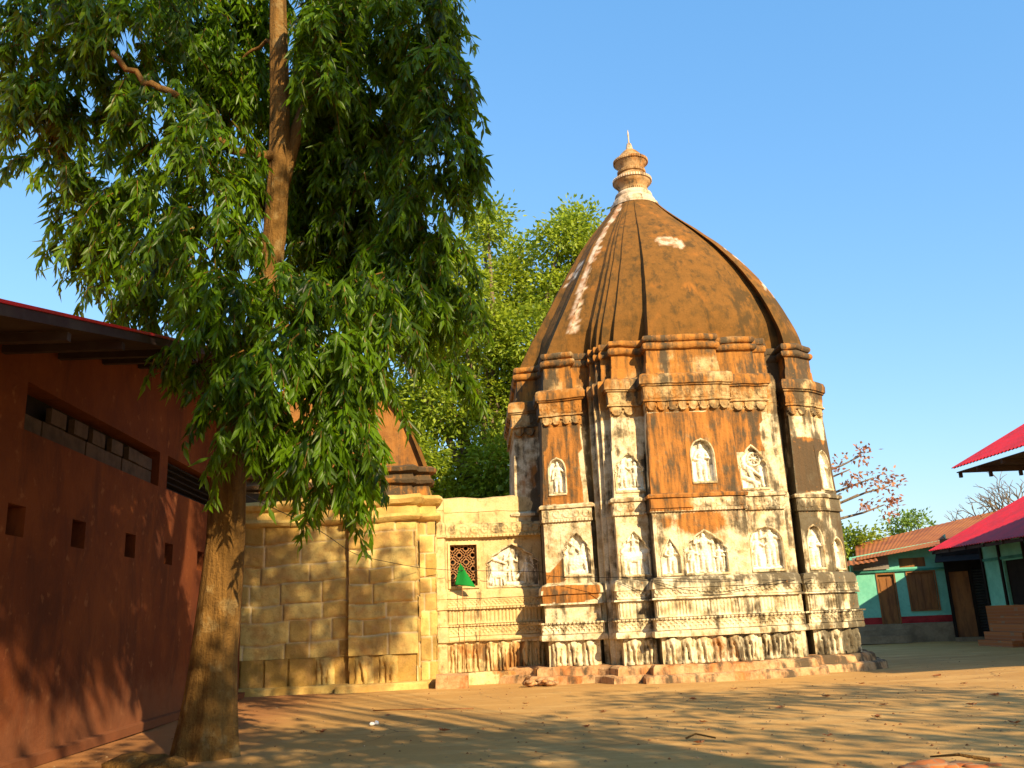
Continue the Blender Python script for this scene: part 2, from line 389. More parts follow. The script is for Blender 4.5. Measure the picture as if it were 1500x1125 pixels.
def niche(face, uc, z0, wd, ht, kind, depth, L, parent, name='relief_panel', label=None, margin=0.13, dr=0.018, rel_scale=1.0, step=True, wallV=None, proud=0.007):
    """recessed arched relief; the flat plate round it goes back to the wall mesh"""
    aw = arch_w(kind); nr = int(ht / dr) + 1; nc = max(8, int(wd / dr) + 1)
    ts = np.linspace(0, 1, nr); hw = np.array([max(aw(t), 0.03) for t in ts]) * wd / 2
    c = np.linspace(-1, 1, nc)
    U = hw[:, None] * c[None, :]; Z = np.repeat((ts * ht)[:, None], nc, 1)
    H = caps(U, Z, L) * rel_scale if L else np.zeros_like(U)
    H = H + 0.012 * np.sin(U * 41 + 3 * np.sin(Z * 23)) * np.sin(Z * 37 + 2 * np.cos(U * 29)) * (H > 0.01)
    edge = np.minimum(1 - np.abs(c)[None, :], 1) * hw[:, None]
    rim = np.clip(1 - edge / 0.02, 0, 1)
    D = -depth + H
    D[:, 0] = proud; D[:, -1] = proud; D[-1, :] = proud; D[0, :] = np.minimum(D[0, :], -depth * 0.6)
    U2 = U.copy(); U2[:, 1] = U[:, 0] * 0.985; U2[:, -2] = U[:, -1] * 0.985
    V = face.P(uc + U2, z0 + Z, D).reshape(-1, 3); F = gridfaces(nr, nc).tolist()
    # sill strip closing the bottom
    b = len(V); V = np.vstack([V, face.P(uc + U[0], np.full(nc, z0), np.full(nc, proud))]); F += [(b + i, b + i + 1, i + 1, i) for i in range(nc - 1)]
    mi = [0] * len(F)
    # raised moulding round the arch
    mb = MB(); pts = [face.P(uc - hw[i] - 0.02, z0 + ts[i] * ht, 0.012).reshape(3) for i in range(0, nr, 2)] + [face.P(uc, z0 + ht + 0.02, 0.012).reshape(3)] + [face.P(uc + hw[i] + 0.02, z0 + ts[i] * ht, 0.012).reshape(3) for i in range(nr - 1 - (nr - 1) % 2, -1, -2)]
    mb.tube(pts, 0.022, 6)
    if step:
        q = face.P(np.array([uc - wd / 2 - 0.03, uc + wd / 2 + 0.03]), z0 - 0.03, 0.02)
        mb.tube([q[0], q[1]], 0.03, 6)
    b = len(V); V = np.vstack([V, np.array(mb.v)]); F += [tuple(i + b for i in f) for f in mb.f]; mi += [1] * len(mb.f)
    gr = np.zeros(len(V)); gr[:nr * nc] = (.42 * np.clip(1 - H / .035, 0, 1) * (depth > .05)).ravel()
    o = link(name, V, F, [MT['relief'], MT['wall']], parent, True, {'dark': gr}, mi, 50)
    if label: o['label'] = label
    # plate of wall round the opening
    x0, x1 = uc - wd / 2 - margin, uc + wd / 2 + margin; zz1 = z0 + ht + margin; zz0 = z0 - 0.10
    PV = []; PF = []
    def quad_rows(ul, ur, zs, k):
        b = sum(len(q) for q in PV); g = np.linspace(0, 1, k)
        UU = np.array([[a + (bb - a) * t for t in g] for a, bb in zip(ul, ur)]); ZZ = np.repeat(np.array(zs)[:, None], k, 1)
        PV.append(face.P(UU, ZZ, proud).reshape(-1, 3)); PF.extend(gridfaces(len(zs), k, b).tolist())
    zs = z0 + ts * ht
    quad_rows([x0] * nr, list(uc - hw), zs, 6); quad_rows(list(uc + hw), [x1] * nr, zs, 6)
    quad_rows([x0, x0], [x1, x1], [z0 + ht, zz1], 10); quad_rows([x0, x0], [x1, x1], [zz0, z0], 10)
    return (x0, x1, zz0, zz1), np.vstack(PV), PF

def merge(parts):
    V = []; F = []; b = 0
    for v, f in parts:
        v = np.asarray(v); V.append(v); F += [tuple(int(i) + b for i in q) for q in f]; b += len(v)
    return np.vstack(V), F

# ---------------------------------------------------------------- ground
def ground():
    t = NT('packed_earth'); v = t.coord(); vs = t.coord(scale=(0.5, 1.6, 1))
    big = t.noise(v, 0.12, 6, 0.6); mid = t.noise(vs, 0.9, 7, 0.65); fine = t.noise(v, 9, 6, 0.7); grit = t.noise(v, 60, 3, 0.6)
    c = t.mix(t.ramp(big, 0.35, 0.65), (0.47, 0.262, 0.078), (0.39, 0.212, 0.064))
    c = t.mix(t.ramp(mid, 0.45, 0.7), c, (0.53, 0.32, 0.11))
    c = t.mix(t.math('MULTIPLY', t.ramp(fine, 0.5, 0.8), 0.45), c, (0.20, 0.11, 0.045))
    c = t.mix(t.math('MULTIPLY', t.ramp(grit, 0.6, 0.75), 0.3), c, (0.46, 0.33, 0.19))
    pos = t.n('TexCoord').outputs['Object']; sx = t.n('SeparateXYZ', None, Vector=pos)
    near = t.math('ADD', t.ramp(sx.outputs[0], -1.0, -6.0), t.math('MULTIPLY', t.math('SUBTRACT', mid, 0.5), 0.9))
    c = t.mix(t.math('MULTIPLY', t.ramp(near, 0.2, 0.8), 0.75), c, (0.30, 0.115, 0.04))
    wv = t.n('TexVoronoi', {'feature': 'DISTANCE_TO_EDGE'}, Vector=t.n('VectorMath', {'operation': 'ADD'}, i0=pos, i1=t.n('TexNoise', None, Vector=pos, Scale=0.6, Detail=5.0).outputs[1]).outputs[0], Scale=0.28)
    crack = t.math('SUBTRACT', 1.0, t.ramp(wv.outputs[0], 0.0, 0.006))
    crack = t.math('MULTIPLY', crack, t.ramp(big, 0.45, 0.55))
    c = t.mix(t.math('MULTIPLY', crack, 0.6), c, (0.09, 0.05, 0.02))
    h = t.math('ADD', t.math('MULTIPLY', mid, 1.6), t.math('ADD', t.math('MULTIPLY', fine, 0.7), t.math('MULTIPLY', grit, 0.25)))
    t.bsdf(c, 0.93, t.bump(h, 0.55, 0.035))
    # one sheet: finely divided with slight undulation near, coarse to the horizon
    xs = np.concatenate([[-420, -200, -90, -40, -20], np.arange(-10, 20.1, 0.4), [26, 45, 90, 200, 420]])
    ys = np.concatenate([[-300, -120, -50, -20, -8], np.arange(0, 40.1, 0.4), [50, 80, 150, 300, 600]])
    X, Y = np.meshgrid(xs, ys); Z = np.zeros_like(X)
    inner = (X > -10.5) & (X < 20.5) & (Y > -0.5) & (Y < 40.5)
    pts = np.stack([X, Y, Z], -1).reshape(-1, 3)
    Z = (vnoise(pts, 0.35) * 0.03 + vnoise(pts, 1.3, 3.0) * 0.012).reshape(X.shape) * inner - 0.02
    V = np.stack([X, Y, Z], -1).reshape(-1, 3)
    tag(link('ground', V, gridfaces(len(ys), len(xs)).tolist(), t.m, None, True), kind='structure')
ground()

# ---------------------------------------------------------------- the temple tower
TC = np.array([5.65, 26.6])
tower = empty('temple_tower', (TC[0], TC[1], 0), 'tall weathered cream and rust temple tower with ribbed brown dome and finial', 'temple')
# local plan: x to the right, y away from the camera; front first, counter-clockwise
PLAN = [(-4.5, -1.85), (-3.72, -1.98), (-3.62, -2.25), (-3.82, -2.45), (-3.80, -3.12), (-2.58, -3.42),      # A, recess, B
        (-2.58, -3.05), (-2.44, -3.05), (-2.44, -3.36), (-2.32, -3.36), (-2.32, -3.62), (-2.20, -3.62), (-2.20, -3.78), (-2.06, -3.78),
        (-2.06, -4.15), (-1.20, -4.15), (-1.20, -4.60), (1.16, -4.60), (1.16, -4.27), (2.25, -4.27),            # C, D, E
        (2.25, -3.95), (2.52, -3.95), (2.52, -3.55), (2.68, -3.55), (2.68, -2.95), (2.86, -2.95),
        (2.86, -3.62), (3.62, -3.46), (4.24, -2.95), (4.24, -2.35), (4.02, -2.2), (4.02, -1.95),                # F
        (4.5, -1.9), (4.5, 1.9), (4.0, 2.1), (4.0, 2.9), (2.9, 3.3), (2.3, 3.9), (2.2, 4.3), (-2.2, 4.3), (-2.3, 3.9), (-2.9, 3.3), (-4.0, 2.9), (-4.0, 2.1), (-4.5, 1.85)]
NSEG = len(PLAN)
MAIN = {'A': 0, 'B': 4, 'C': 14, 'D': 16, 'E': 18, 'F': 26, 'G': 27}
KS = []
for i in range(NSEG):
    a, b = PLAN[i], PLAN[(i + 1) % NSEG]
    KS.append(1.0)
for i in list(range(6, 13)) + list(range(20, 25)) + [1, 2, 29, 30]: KS[i] = 0.15
FRONT = set(range(0, 32)) | {NSEG - 1, 32}

LOWER = [(2.40, 0.0), (4.00, 0.0)]
def batter(z): return -0.02 - 0.08 * (z - 4.45) / 2.1 if 4.4 < z < 6.7 else 0.0
UPPER = [(4.45, -0.02), (6.56, -0.10)]
FACES = {k: Face(PLAN[i], PLAN[(i + 1) % NSEG]) for k, i in MAIN.items()}
FACEU = {k: Face(PLAN[i], PLAN[(i + 1) % NSEG], batter) for k, i in MAIN.items()}
def S_of(k, xw):      # s on a face for a local x
    f = FACES[k]; return (xw - f.a[0]) / f.d[0]

def stain_shade(V):
    """rust and dark amounts from where real stains and repairs lie on the walls, plus shade painted into the recesses"""
    x, y, z = V[:, 0], V[:, 1], V[:, 2]; P = V
    nz = vnoise(P, 1.4, 2.2); nz2 = vnoise(P * np.array([1, 1, 0.3]), 3.0, 5.0)
    R = np.zeros(len(V)); D = np.zeros(len(V))
    front = y < -4.4
    sm = lambda a, b, q: np.clip((q - a) / (b - a), 0, 1)
    # brown repaired render on the upper panels
    R = np.maximum(R, 1.3 * front * (z > 4.32) * (z < 6.56))
    R = np.maximum(R, 1.3 * (x > -3.85) * (x < -2.55) * (y > -3.5) * (y < -2.9) * (z > 4.45) * (z < 6.62) * (x < -2.75))
    R = np.maximum(R, 1.1 * (x > 1.16) * (x < 1.95) * (y > -4.4) * (y < -4.1) * (z > 5.5) * (z < 6.6))
    # upper storey grows rustier towards the roof
    R += 0.22 * sm(6.7, 7.4, z) + 0.22 * sm(7.5, 8.6, z) + .2 * nz * (z > 6.6)
    D += .32 * sm(6.9, 7.8, z) * np.clip(.35 + nz2, 0, 1)
    # patches on the lower storey
    R += 0.8 * front * (z > 2.45) * (z < 3.95) * np.exp(-((x + 0.0) / 0.55) ** 2 - ((z - 3.75) / 0.33) ** 2)
    R += 0.9 * front * np.exp(-((x + 0.85) / 0.14) ** 2 - ((z - 3.72) / 0.13) ** 2)
    R += 1.2 * (x < -3.3) * (x > -3.85) * (y < -2.9) * (z > 2.5) * (z < 2.6 + 0.9 * (x + 3.85))
    R += 0.7 * front * (z > 4.0) * (z < 4.45) * sm(0.0, -0.5, x)
    R += 1.2 * (x < -2.55) * (x > -3.95) * (y < -2.9) * (z > 1.92) * (z < 2.36)
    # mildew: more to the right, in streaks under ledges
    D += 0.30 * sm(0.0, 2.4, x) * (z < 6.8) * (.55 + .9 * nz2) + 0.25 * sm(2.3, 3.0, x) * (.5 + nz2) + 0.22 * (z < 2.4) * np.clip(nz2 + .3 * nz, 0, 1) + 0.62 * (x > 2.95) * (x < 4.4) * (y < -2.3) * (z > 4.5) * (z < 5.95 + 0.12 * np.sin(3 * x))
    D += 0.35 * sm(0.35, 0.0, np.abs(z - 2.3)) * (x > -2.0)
    D += 0.28 * sm(7.0, 8.4, z) * sm(1.0, 2.6, x)
    R += 0.7 * (x > 2.95) * (y < -2.3) * (z > 4.5) * (z < 5.95)
    D += .75 * ((x < -3.5) & (x > -3.95) & (y > -3.08) & (y < -1.9)) + .7 * ((x > 2.55) & (x < 2.9) & (y > -3.56)) * (y < -2.8) + .5 * ((x > -2.62) & (x < -2.38) & (y > -3.3) & (y < -2.9)) + .55 * ((x > -1.27) & (x < -1.17) & (y < -4.1) & (y > -4.56))  # deep recesses and central bay's left flank: mildew plus painted-in shade
    R += 0.25 * nz * (R > 0.2); D += 0.2 * nz2
    return {'rust': np.clip(R, 0, 1.4), 'dark': np.clip(D, 0, 1.4)}

figs = {
 'D_low': figure(-0.02, 0.02, 0.98, 'up') + figure(-0.34, 0.0, 0.66, 'side') + figure(0.34, 0.0, 0.66, 'hip') + [(-0.22, 0.0, -0.2, 0.85, 0.035, 0.03, 0.05), (0.2, 0.0, 0.2, 0.8, 0.03, 0.03, 0.05), (0.47, 0.1, 0.45, 0.7, 0.03, 0.02, 0.04)],
 'D_up': figure(0, 0.02, 0.98, 'hip') + [(-0.25, 0.0, -0.24, 0.45, 0.07, 0.04, 0.05), (0.26, 0.0, 0.25, 0.4, 0.06, 0.04, 0.05)],
 'half': figure(0.02, 0.0, 0.78, 'hip'),
 'couple': figure(0.12, 0.08, 0.98, 'up') + figure(-0.24, 0.08, 0.76, 'side') + [(-0.4, 0.04, 0.4, 0.04, 0.04, 0.04, 0.05)],
 'wheelrider': wheel(0.06, 0.76, 0.17) + [(-0.2, 0.62, 0.2, 0.3, 0.05, 0.04, 0.08), (-0.25, 0.3, 0.12, 0.12, 0.06, 0.05, 0.07), (-0.1, 0.5, 0.05, 0.05, 0.07, 0.05, 0.06), (0.2, 0.45, 0.24, 0.05, 0.05, 0.04, 0.06), (-0.25, 0.85, -0.2, 0.55, 0.06, 0.05, 0.06)],
 'fight': figure(-0.16, 0.08, 0.72, 'side') + figure(0.17, 0.1, 0.66, 'up') + [(-0.33, 0.04, 0.33, 0.04, 0.04, 0.04, 0.05), (-0.3, 0.25, -0.05, 0.5, 0.05, 0.03, 0.06), (0.0, 0.78, 0.15, 0.86, 0.06, 0.05, 0.05)],
 'ox_rider': rider(0.0, 0.02, 0.82),
 'slim': figure(0, 0.03, 0.82, 'side'),
 'boar': [(-0.1, 0.28, 0.1, 0.4, 0.17, 0.13, 0.09), (0.1, 0.5, 0.16, 0.75, 0.1, 0.05, 0.08), (-0.22, 0.85, 0.12, 0.55, 0.04, 0.035, 0.07), (-0.15, 0.6, -0.05, 0.8, 0.08, 0.05, 0.06), (-0.2, 0.05, 0.2, 0.05, 0.07, 0.06, 0.06), (0.18, 0.3, 0.22, 0.05, 0.06, 0.04, 0.07), (-0.2, 0.3, -0.2, 0.05, 0.06, 0.04, 0.07)],
 'lady': figure(0, 0.02, 0.92, 'hip'),
 'child': figure(0, 0.02, 0.66, 'hip'),
 'battle': figure(-0.05, 0.12, 0.74, 'up') + figure(0.38, 0.05, 0.66, 'side') + beast(-0.38, 0.02, 0.55) + [(-0.6, 0.75, -0.2, 0.6, 0.05, 0.03, 0.06), (0.1, 0.2, 0.35, 0.5, 0.04, 0.03, 0.06), (-0.15, 0.05, 0.25, 0.05, 0.06, 0.05, 0.06), (0.5, 0.75, 0.62, 0.3, 0.05, 0.04, 0.06), (-0.55, 0.45, -0.62, 0.1, 0.05, 0.04, 0.06)],
}
holesL, holesU = {}, {}; platesL, platesU = [], []
def put(k, up, xc, z0, wd, ht, kind, depth, L, label, **kw):
    f = (FACEU if up else FACES)[k]; H = holesU if up else holesL; Pp = platesU if up else platesL
    h, V, F = niche(f, S_of(k, xc), z0, wd, ht, kind, depth, L, tower, 'relief_panel', label, **kw)
    H.setdefault(MAIN[k], []).append(h); Pp.append((V, F))
put('D', 0, 0.06, 2.47, 1.04, 1.02, 'cusp', 0.12, figs['D_low'], 'carved panel of three standing figures under a cusped arch', proud=0.011)
put('D', 0, -0.82, 2.48, 0.46, 0.84, 'half', 0.10, figs['half'], 'narrow pointed panel with one worn standing figure', margin=0.11)
put('E', 0, 1.70, 2.50, 0.80, 1.06, 'round', 0.12, figs['couple'], 'carved panel of a standing pair above a small lotus step')
put('D', 1, 0.22, 4.72, 0.56, 1.08, 'round', 0.15, figs['D_up'], 'tall white niche with one standing deity on brown render')
put('E', 1, 1.60, 4.55, 0.66, 1.10, 'cusp', 0.11, figs['wheelrider'], 'carved panel with a spoked wheel above a climbing figure')
put('C', 0, -1.62, 2.52, 0.68, 1.06, 'cusp', 0.10, figs['ox_rider'], 'carved panel of a rider on an ox', margin=0.08)
put('C', 1, -1.60, 4.62, 0.70, 0.98, 'cusp', 0.10, figs['fight'], 'cusped panel with two fighting figures', margin=0.07)
put('B', 0, -2.98, 2.62, 0.66, 1.06, 'cusp', 0.11, figs['boar'], 'white arched panel with a boar-headed figure', margin=0.08)
put('B', 1, -3.38, 4.74, 0.42, 0.94, 'round', 0.10, figs['slim'], 'slim white panel with one standing figure on brown render')
put('F', 0, 3.22, 2.52, 0.42, 1.08, 'round', 0.12, figs['lady'], 'round arched panel with a slender standing figure')
put('G', 0, 3.93, 2.50, 0.46, 0.78, 'round', 0.11, figs['child'], 'small arched panel with a stocky darkened figure')
put('G', 1, 3.90, 4.60, 0.46, 1.02, 'round', 0.10, figs['lady'], 'pale arched panel turned to the side above the corner')

PLAN2 = [(-4.5, -1.85), (-3.85, -2.2), (-3.82, -3.12), (-2.5, -3.44), (-2.2, -3.8), (-2.06, -4.15), (-1.2, -4.15), (-1.2, -4.6), (1.16, -4.6), (1.16, -4.27), (2.25, -4.27), (2.45, -3.75), (2.86, -3.62), (3.62, -3.46), (4.24, -2.95), (4.24, -2.0), (4.5, -1.9), (4.5, 1.9), (4.0, 2.9), (2.2, 4.3), (-2.2, 4.3), (-4.0, 2.9), (-4.5, 1.85)]
def tsweep(name, rows, mat, holes=None, plates=(), jit=0.006, ks=KS, pl=PLAN, **kw):
    V, F = sweep(pl, ks, rows, True, 0.11, 0.11, jit, holes, kw.get('fn', FRONT))
    V, F = merge([(V, F)] + list(plates))
    return link(name, V, F, mat, tower, True, stain_shade(V), None, 32)
tsweep('plinth', [(-0.1, 0.60), (0.13, 0.57), (0.165, 0.52), (0.17, 0.36), (0.32, 0.34), (0.375, 0.28), (0.38, 0.02)], MT['plinth'], jit=0.02, ks=[1] * len(PLAN2), pl=PLAN2, fn=None)
tsweep('base_moulding', [(0.37, 0.03), (0.98, 0.03), (1.00, 0.20), (1.05, 0.215), (1.14, 0.20), (1.145, 0.15), (1.40, 0.15), (1.405, 0.20), (1.44, 0.20), (1.445, 0.09), (1.87, 0.09), (1.875, 0.20), (1.915, 0.19), (1.92, 0.13), (2.13, 0.13), (2.135, 0.17), (2.30, 0.155), (2.38, 0.11), (2.41, 0.02), (2.41, -0.02)], MT['base'])
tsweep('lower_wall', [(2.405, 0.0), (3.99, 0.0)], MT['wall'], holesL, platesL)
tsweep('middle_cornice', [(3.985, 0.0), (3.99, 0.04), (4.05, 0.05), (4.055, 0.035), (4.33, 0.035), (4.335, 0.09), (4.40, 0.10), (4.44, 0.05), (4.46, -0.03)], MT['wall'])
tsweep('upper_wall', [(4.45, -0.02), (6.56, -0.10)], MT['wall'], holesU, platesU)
tsweep('cornice', [(6.55, -0.10), (6.84, -0.08), (6.845, -0.02), (6.88, -0.02), (6.885, -0.06), (7.24, -0.04), (7.245, 0.0), (7.29, 0.01), (7.295, 0.045), (7.45, 0.055), (7.55, 0.02), (7.60, -0.06), (7.62, -0.20)], MT['cornice'], jit=0.014)
KU = [max(k, 0.55) for k in KS]
tsweep('attic_wall', [(7.6, -0.20), (7.92, -0.22), (7.925, -0.24), (8.27, -0.25)], MT['cornice'], jit=0.012, ks=KU)
roll = lambda z, hh, o, b: [(z + hh * 0.5 * (1 - math.cos(t)), o + b * math.sin(t)) for t in np.linspace(0, math.pi, 7)]
tsweep('roll_moulding', [(8.26, -0.25)] + roll(8.28, 0.19, -0.23, 0.085) + [(8.48, -0.25)] + roll(8.50, 0.19, -0.25, 0.08) + [(8.70, -0.36)], MT['cornice'], jit=0.013, ks=KU)

# bands of carving on the main faces
def bands(k, u_in=0.0):
    f = FACES[k]; L = f.L
    def band(name, z0, z1, o, hf, mat, face=f, e=0.0, **kw):
        V, F = strip(face, -e + u_in, L + e, z0, z1, o, hf, **kw)
        return link(name, V, F.tolist(), mat, tower, True, stain_shade(V), None, 40)
    if k != 'A':
        band('lattice_band', 1.16, 1.395, 0.185, hf_lattice(), MT['base'], e=0.14)
        if k != 'B': band('lattice_band', 1.93, 2.12, 0.165, hf_lattice(0.12), MT['base'], e=0.12)
        if k != 'B': band('fluted_band', 1.46, 1.86, 0.125, hf_flute(), MT['base'], e=0.08)
        band('dentil_band', 1.405, 1.445, 0.205, hf_dentil(), MT['base'], e=0.18)
        if k not in 'DG': band('rosette_band', 4.08, 4.31, 0.065, hf_rosette(), MT['wall'], e=0.02)
        if k == 'D': band('rosette_band', 4.08, 4.31, 0.065, lambda u, z, W, Hh: hf_rosette()(u, z, W, Hh) * (u > 1.05) , MT['wall'], e=0.02)
        band('dentil_band', 3.99, 4.05, 0.052, hf_dentil(0.08, 0.02), MT['wall'], e=0.03)
    band('petal_fringe', 6.58, 6.83, -0.10, hf_petal(), MT['cornice'], e=-0.09)
    band('rosette_band', 6.93, 7.2, -0.03, hf_rosette(0.3, 0.028), MT['cornice'], e=-0.06)
for k in 'ABCDEFG': bands(k)

# frieze of elephant fronts along the foot
def elephant_mesh(wd, ht, seed):
    rs = np.random.RandomState(seed)
    nu, nz = 20, 28; U, Z = np.meshgrid(np.linspace(-wd / 2, wd / 2, nu), np.linspace(0, ht, nz)); q = wd
    sway = rs.uniform(-0.06, 0.06)
    L = [(0, ht * 0.82, 0, ht * 0.88, 0.30 * q, 0.26 * q, 0.13), (-0.26 * q, ht * 0.86, -0.34 * q, ht * 0.55, 0.17 * q, 0.10 * q, 0.07), (0.26 * q, ht * 0.86, 0.34 * q, ht * 0.55, 0.17 * q, 0.10 * q, 0.07),
         (0, ht * 0.75, sway * q, ht * 0.3, 0.17 * q, 0.10 * q, 0.16), (sway * q, ht * 0.3, sway * 2.5 * q, 0.03, 0.10 * q, 0.08 * q, 0.13),
         (-0.25 * q, ht * 0.55, -0.28 * q, 0.02, 0.15 * q, 0.16 * q, 0.10), (0.25 * q, ht * 0.55, 0.28 * q, 0.02, 0.15 * q, 0.16 * q, 0.10), (-0.36 * q, 0.03, 0.36 * q, 0.03, 0.06, 0.06, 0.07)]
    return U, Z, caps(U, Z, L) + 0.006 * np.sin(U * 60 + Z * 21)
def elephants(face, o, z0, ht, parent, mat, width=0.36, u0=0.03, u1=None, stainfn=None):
    u1 = face.L - 0.03 if u1 is None else u1
    n = max(1, int(round((u1 - u0) / width))); wd = (u1 - u0) / n
    fr = None
    for i in range(n):
        U, Z, Hh = elephant_mesh(wd * 0.98, ht, RNG.randint(9999))
        V = face.P(u0 + wd * (i + 0.5) + U, z0 + Z, o + Hh).reshape(-1, 3)
        link('elephant_carving', V, gridfaces(*U.shape).tolist(), mat, parent, True, stainfn(V) if stainfn else None, None, 60)
for k in 'BCDEFG': elephants(FACES[k], 0.035, 0.38, 0.605, tower, MT['base'], stainfn=stain_shade)

# ribbed dome
def dome():
    ang = []; rho = []
    pts = offset_poly(PLAN, [-0.36 * k for k in KU], True); n = len(pts); fine = []
    for i in range(n):
        a, b = np.array(pts[i]), np.array(pts[(i + 1) % n]); L = np.linalg.norm(b - a)
        c = max(1, int(L / 0.13)) if i in FRONT else max(1, int(L / 0.5))
        for j in range(c): fine.append(a + (b - a) * j / c)
    fine = np.array(fine); R0 = np.hypot(fine[:, 0], fine[:, 1]); A = fine / R0[:, None]
    prof = [(8.69, 4.40), (9.0, 4.34), (9.4, 4.22), (9.9, 4.03), (10.5, 3.77), (11.2, 3.40), (11.9, 2.95), (12.6, 2.42), (13.2, 1.88), (13.8, 1.32), (14.2, 0.96), (14.52, 0.72)]
    zz = np.linspace(8.69, 14.52, 62); rr = np.interp(zz, [q[0] for q in prof], [q[1] for q in prof])
    for _ in range(3): rr[1:-1] = (rr[:-2] + 2 * rr[1:-1] + rr[2:]) / 4
    V = []
    for z, q in zip(zz, rr):
        wgt = 1 - 0.55 * (z - 8.69) / 5.83; s0 = max(0, 1 - (z - 8.69) / 0.8)
        base = 1 + (R0 / 4.40 - 1) * np.where(R0 < 4.40, 0.55 * wgt + (1 - 0.55 * wgt) * s0, wgt + (1 - wgt) * s0)
        V.append(np.stack([A[:, 0] * q * base, A[:, 1] * q * base, np.full(len(R0), z)], -1))
    V = np.array(V).reshape(-1, 3); W = len(R0)
    F = [(j * W + i, j * W + (i + 1) % W, (j + 1) * W + (i + 1) % W, (j + 1) * W + i) for j in range(len(zz) - 1) for i in range(W)]
    F.append(tuple(range((len(zz) - 1) * W, len(zz) * W)))
    bul = np.sin(np.pi * np.clip((V[:, 2] - 8.69) / 5.83, 0, 1)); V[:, 0] *= np.where(V[:, 0] < 0, 1 - .125 * bul, 1 + .03 * bul)
    V[:, :2] += 0.012 * np.stack([vnoise(V, 1.6), vnoise(V, 1.6, 7)], -1)
    x, y, z = V.T; th = np.degrees(np.arctan2(x, -y)); nz = vnoise(V, 2.2, 1.0); nz2 = vnoise(V, 5.0, 3.0)
    cr = np.zeros(len(V))
    cr = np.maximum(cr, ((np.abs(th - 8.5) < 7.5 + 2 * nz2) & (np.abs(z - 12.05 - 0.05 * nz) < 0.2)) * 0.75)
    cr = np.maximum(cr, (np.abs(th + 43 - 1.0 * nz2) < (1.3 + 1.6 * np.clip(nz2, -0.3, 1)) * np.clip(3.6 / np.hypot(x, y), 1, 4)) * (z > 9.3) * (z < 14.4) * 0.8)
    cr = np.maximum(cr, (np.abs(th + 58) < 7) * (np.abs(z - 11.7) < 0.35) * (nz2 > -0.1) * 0.8)
    cr = np.maximum(cr, (np.abs(th - 60 - 6 * nz) < 7) * (z > 10.2) * (z < 12.3) * (nz2 + 0.5 * nz > 0.05) * 0.8)
    dk = np.clip(0.5 * (th > 25) * (z < 10.6) * (0.6 + nz), 0, 1) + 0.2 * np.clip(vnoise(V * np.array([1, 1, 0.25]), 2.4, 8), -1, 1)
    link('roof', V, F, MT['roof'], tower, True, {'cream': cr, 'dark': np.clip(dk, 0, 1), 'rust': np.clip(nz, 0, 1) * 0.5}, None, 22)
dome()

def finial():
    mb = MB(); mb.lathe([(14.42, 0.80), (14.52, 0.80), (14.56, 0.72), (14.66, 0.70), (14.76, 0.62), (14.80, 0.60), (14.86, 0.62), (14.93, 0.60), (15.0, 0.52), (15.03, 0.46)], 64, wob=lambda i, t: 1 + 0.03 * abs(math.sin(7 * t)) * (i in (2, 3, 4)))
    fo = mb.build('finial', MT['lotus'], tower, True, 40)
    mb = MB(); mb.lathe([(15.02, 0.46), (15.08, 0.44), (15.2, 0.47), (15.3, 0.55), (15.36, 0.60), (15.40, 0.61)], 64); mb.build('vase', MT['finial'], fo, True, 40)
    mb = MB(); mb.lathe([(15.40, 0.63), (15.43, 0.65), (15.50, 0.62), (15.58, 0.53), (15.64, 0.46), (15.70, 0.41)], 64)
    mb.build('ring', MT['finial'], fo, True, 40)
    mb = MB(); mb.lathe([(15.70, 0.41), (15.74, 0.45), (15.80, 0.45), (15.84, 0.40), (15.9, 0.42), (16.0, 0.46), (16.08, 0.53), (16.11, 0.54)], 64); mb.build('neck', MT['finial'], fo, True, 40)
    mb = MB(); mb.lathe([(16.11, 0.555), (16.14, 0.575), (16.20, 0.54), (16.28, 0.47), (16.38, 0.38), (16.5, 0.28), (16.58, 0.20), (16.6, 0.12)], 64); mb.build('cap', MT['finial'], fo, True, 40)
    mb = MB(); mb.lathe([(16.59, 0.15), (16.64, 0.12), (16.76, 0.10), (16.86, 0.075), (16.88, 0.03), (17.05, 0.022), (17.2, 0.03), (17.35, 0.012), (17.4, 0.004)], 24); mb.build('spike', MT['lotus'], fo, True, 40)
    for zc, rr in ((15.45, 0.62), (16.16, 0.55), (15.77, 0.44), (15.06, 0.455)):
        mb = MB()
        for i in range(46):
            t = 2 * math.pi * i / 46; c = np.array([rr * math.cos(t), rr * math.sin(t), zc]); e = np.array([math.cos(t), math.sin(t), 0]); g = np.array([-math.sin(t), math.cos(t), 0])
            mb.obox(c, 0.03 * e, 0.022 * g, np.array([0, 0, 0.045]))
        mb.build('beading', MT['lotus'] if zc == 15.45 else MT['finial'], fo)
finial()

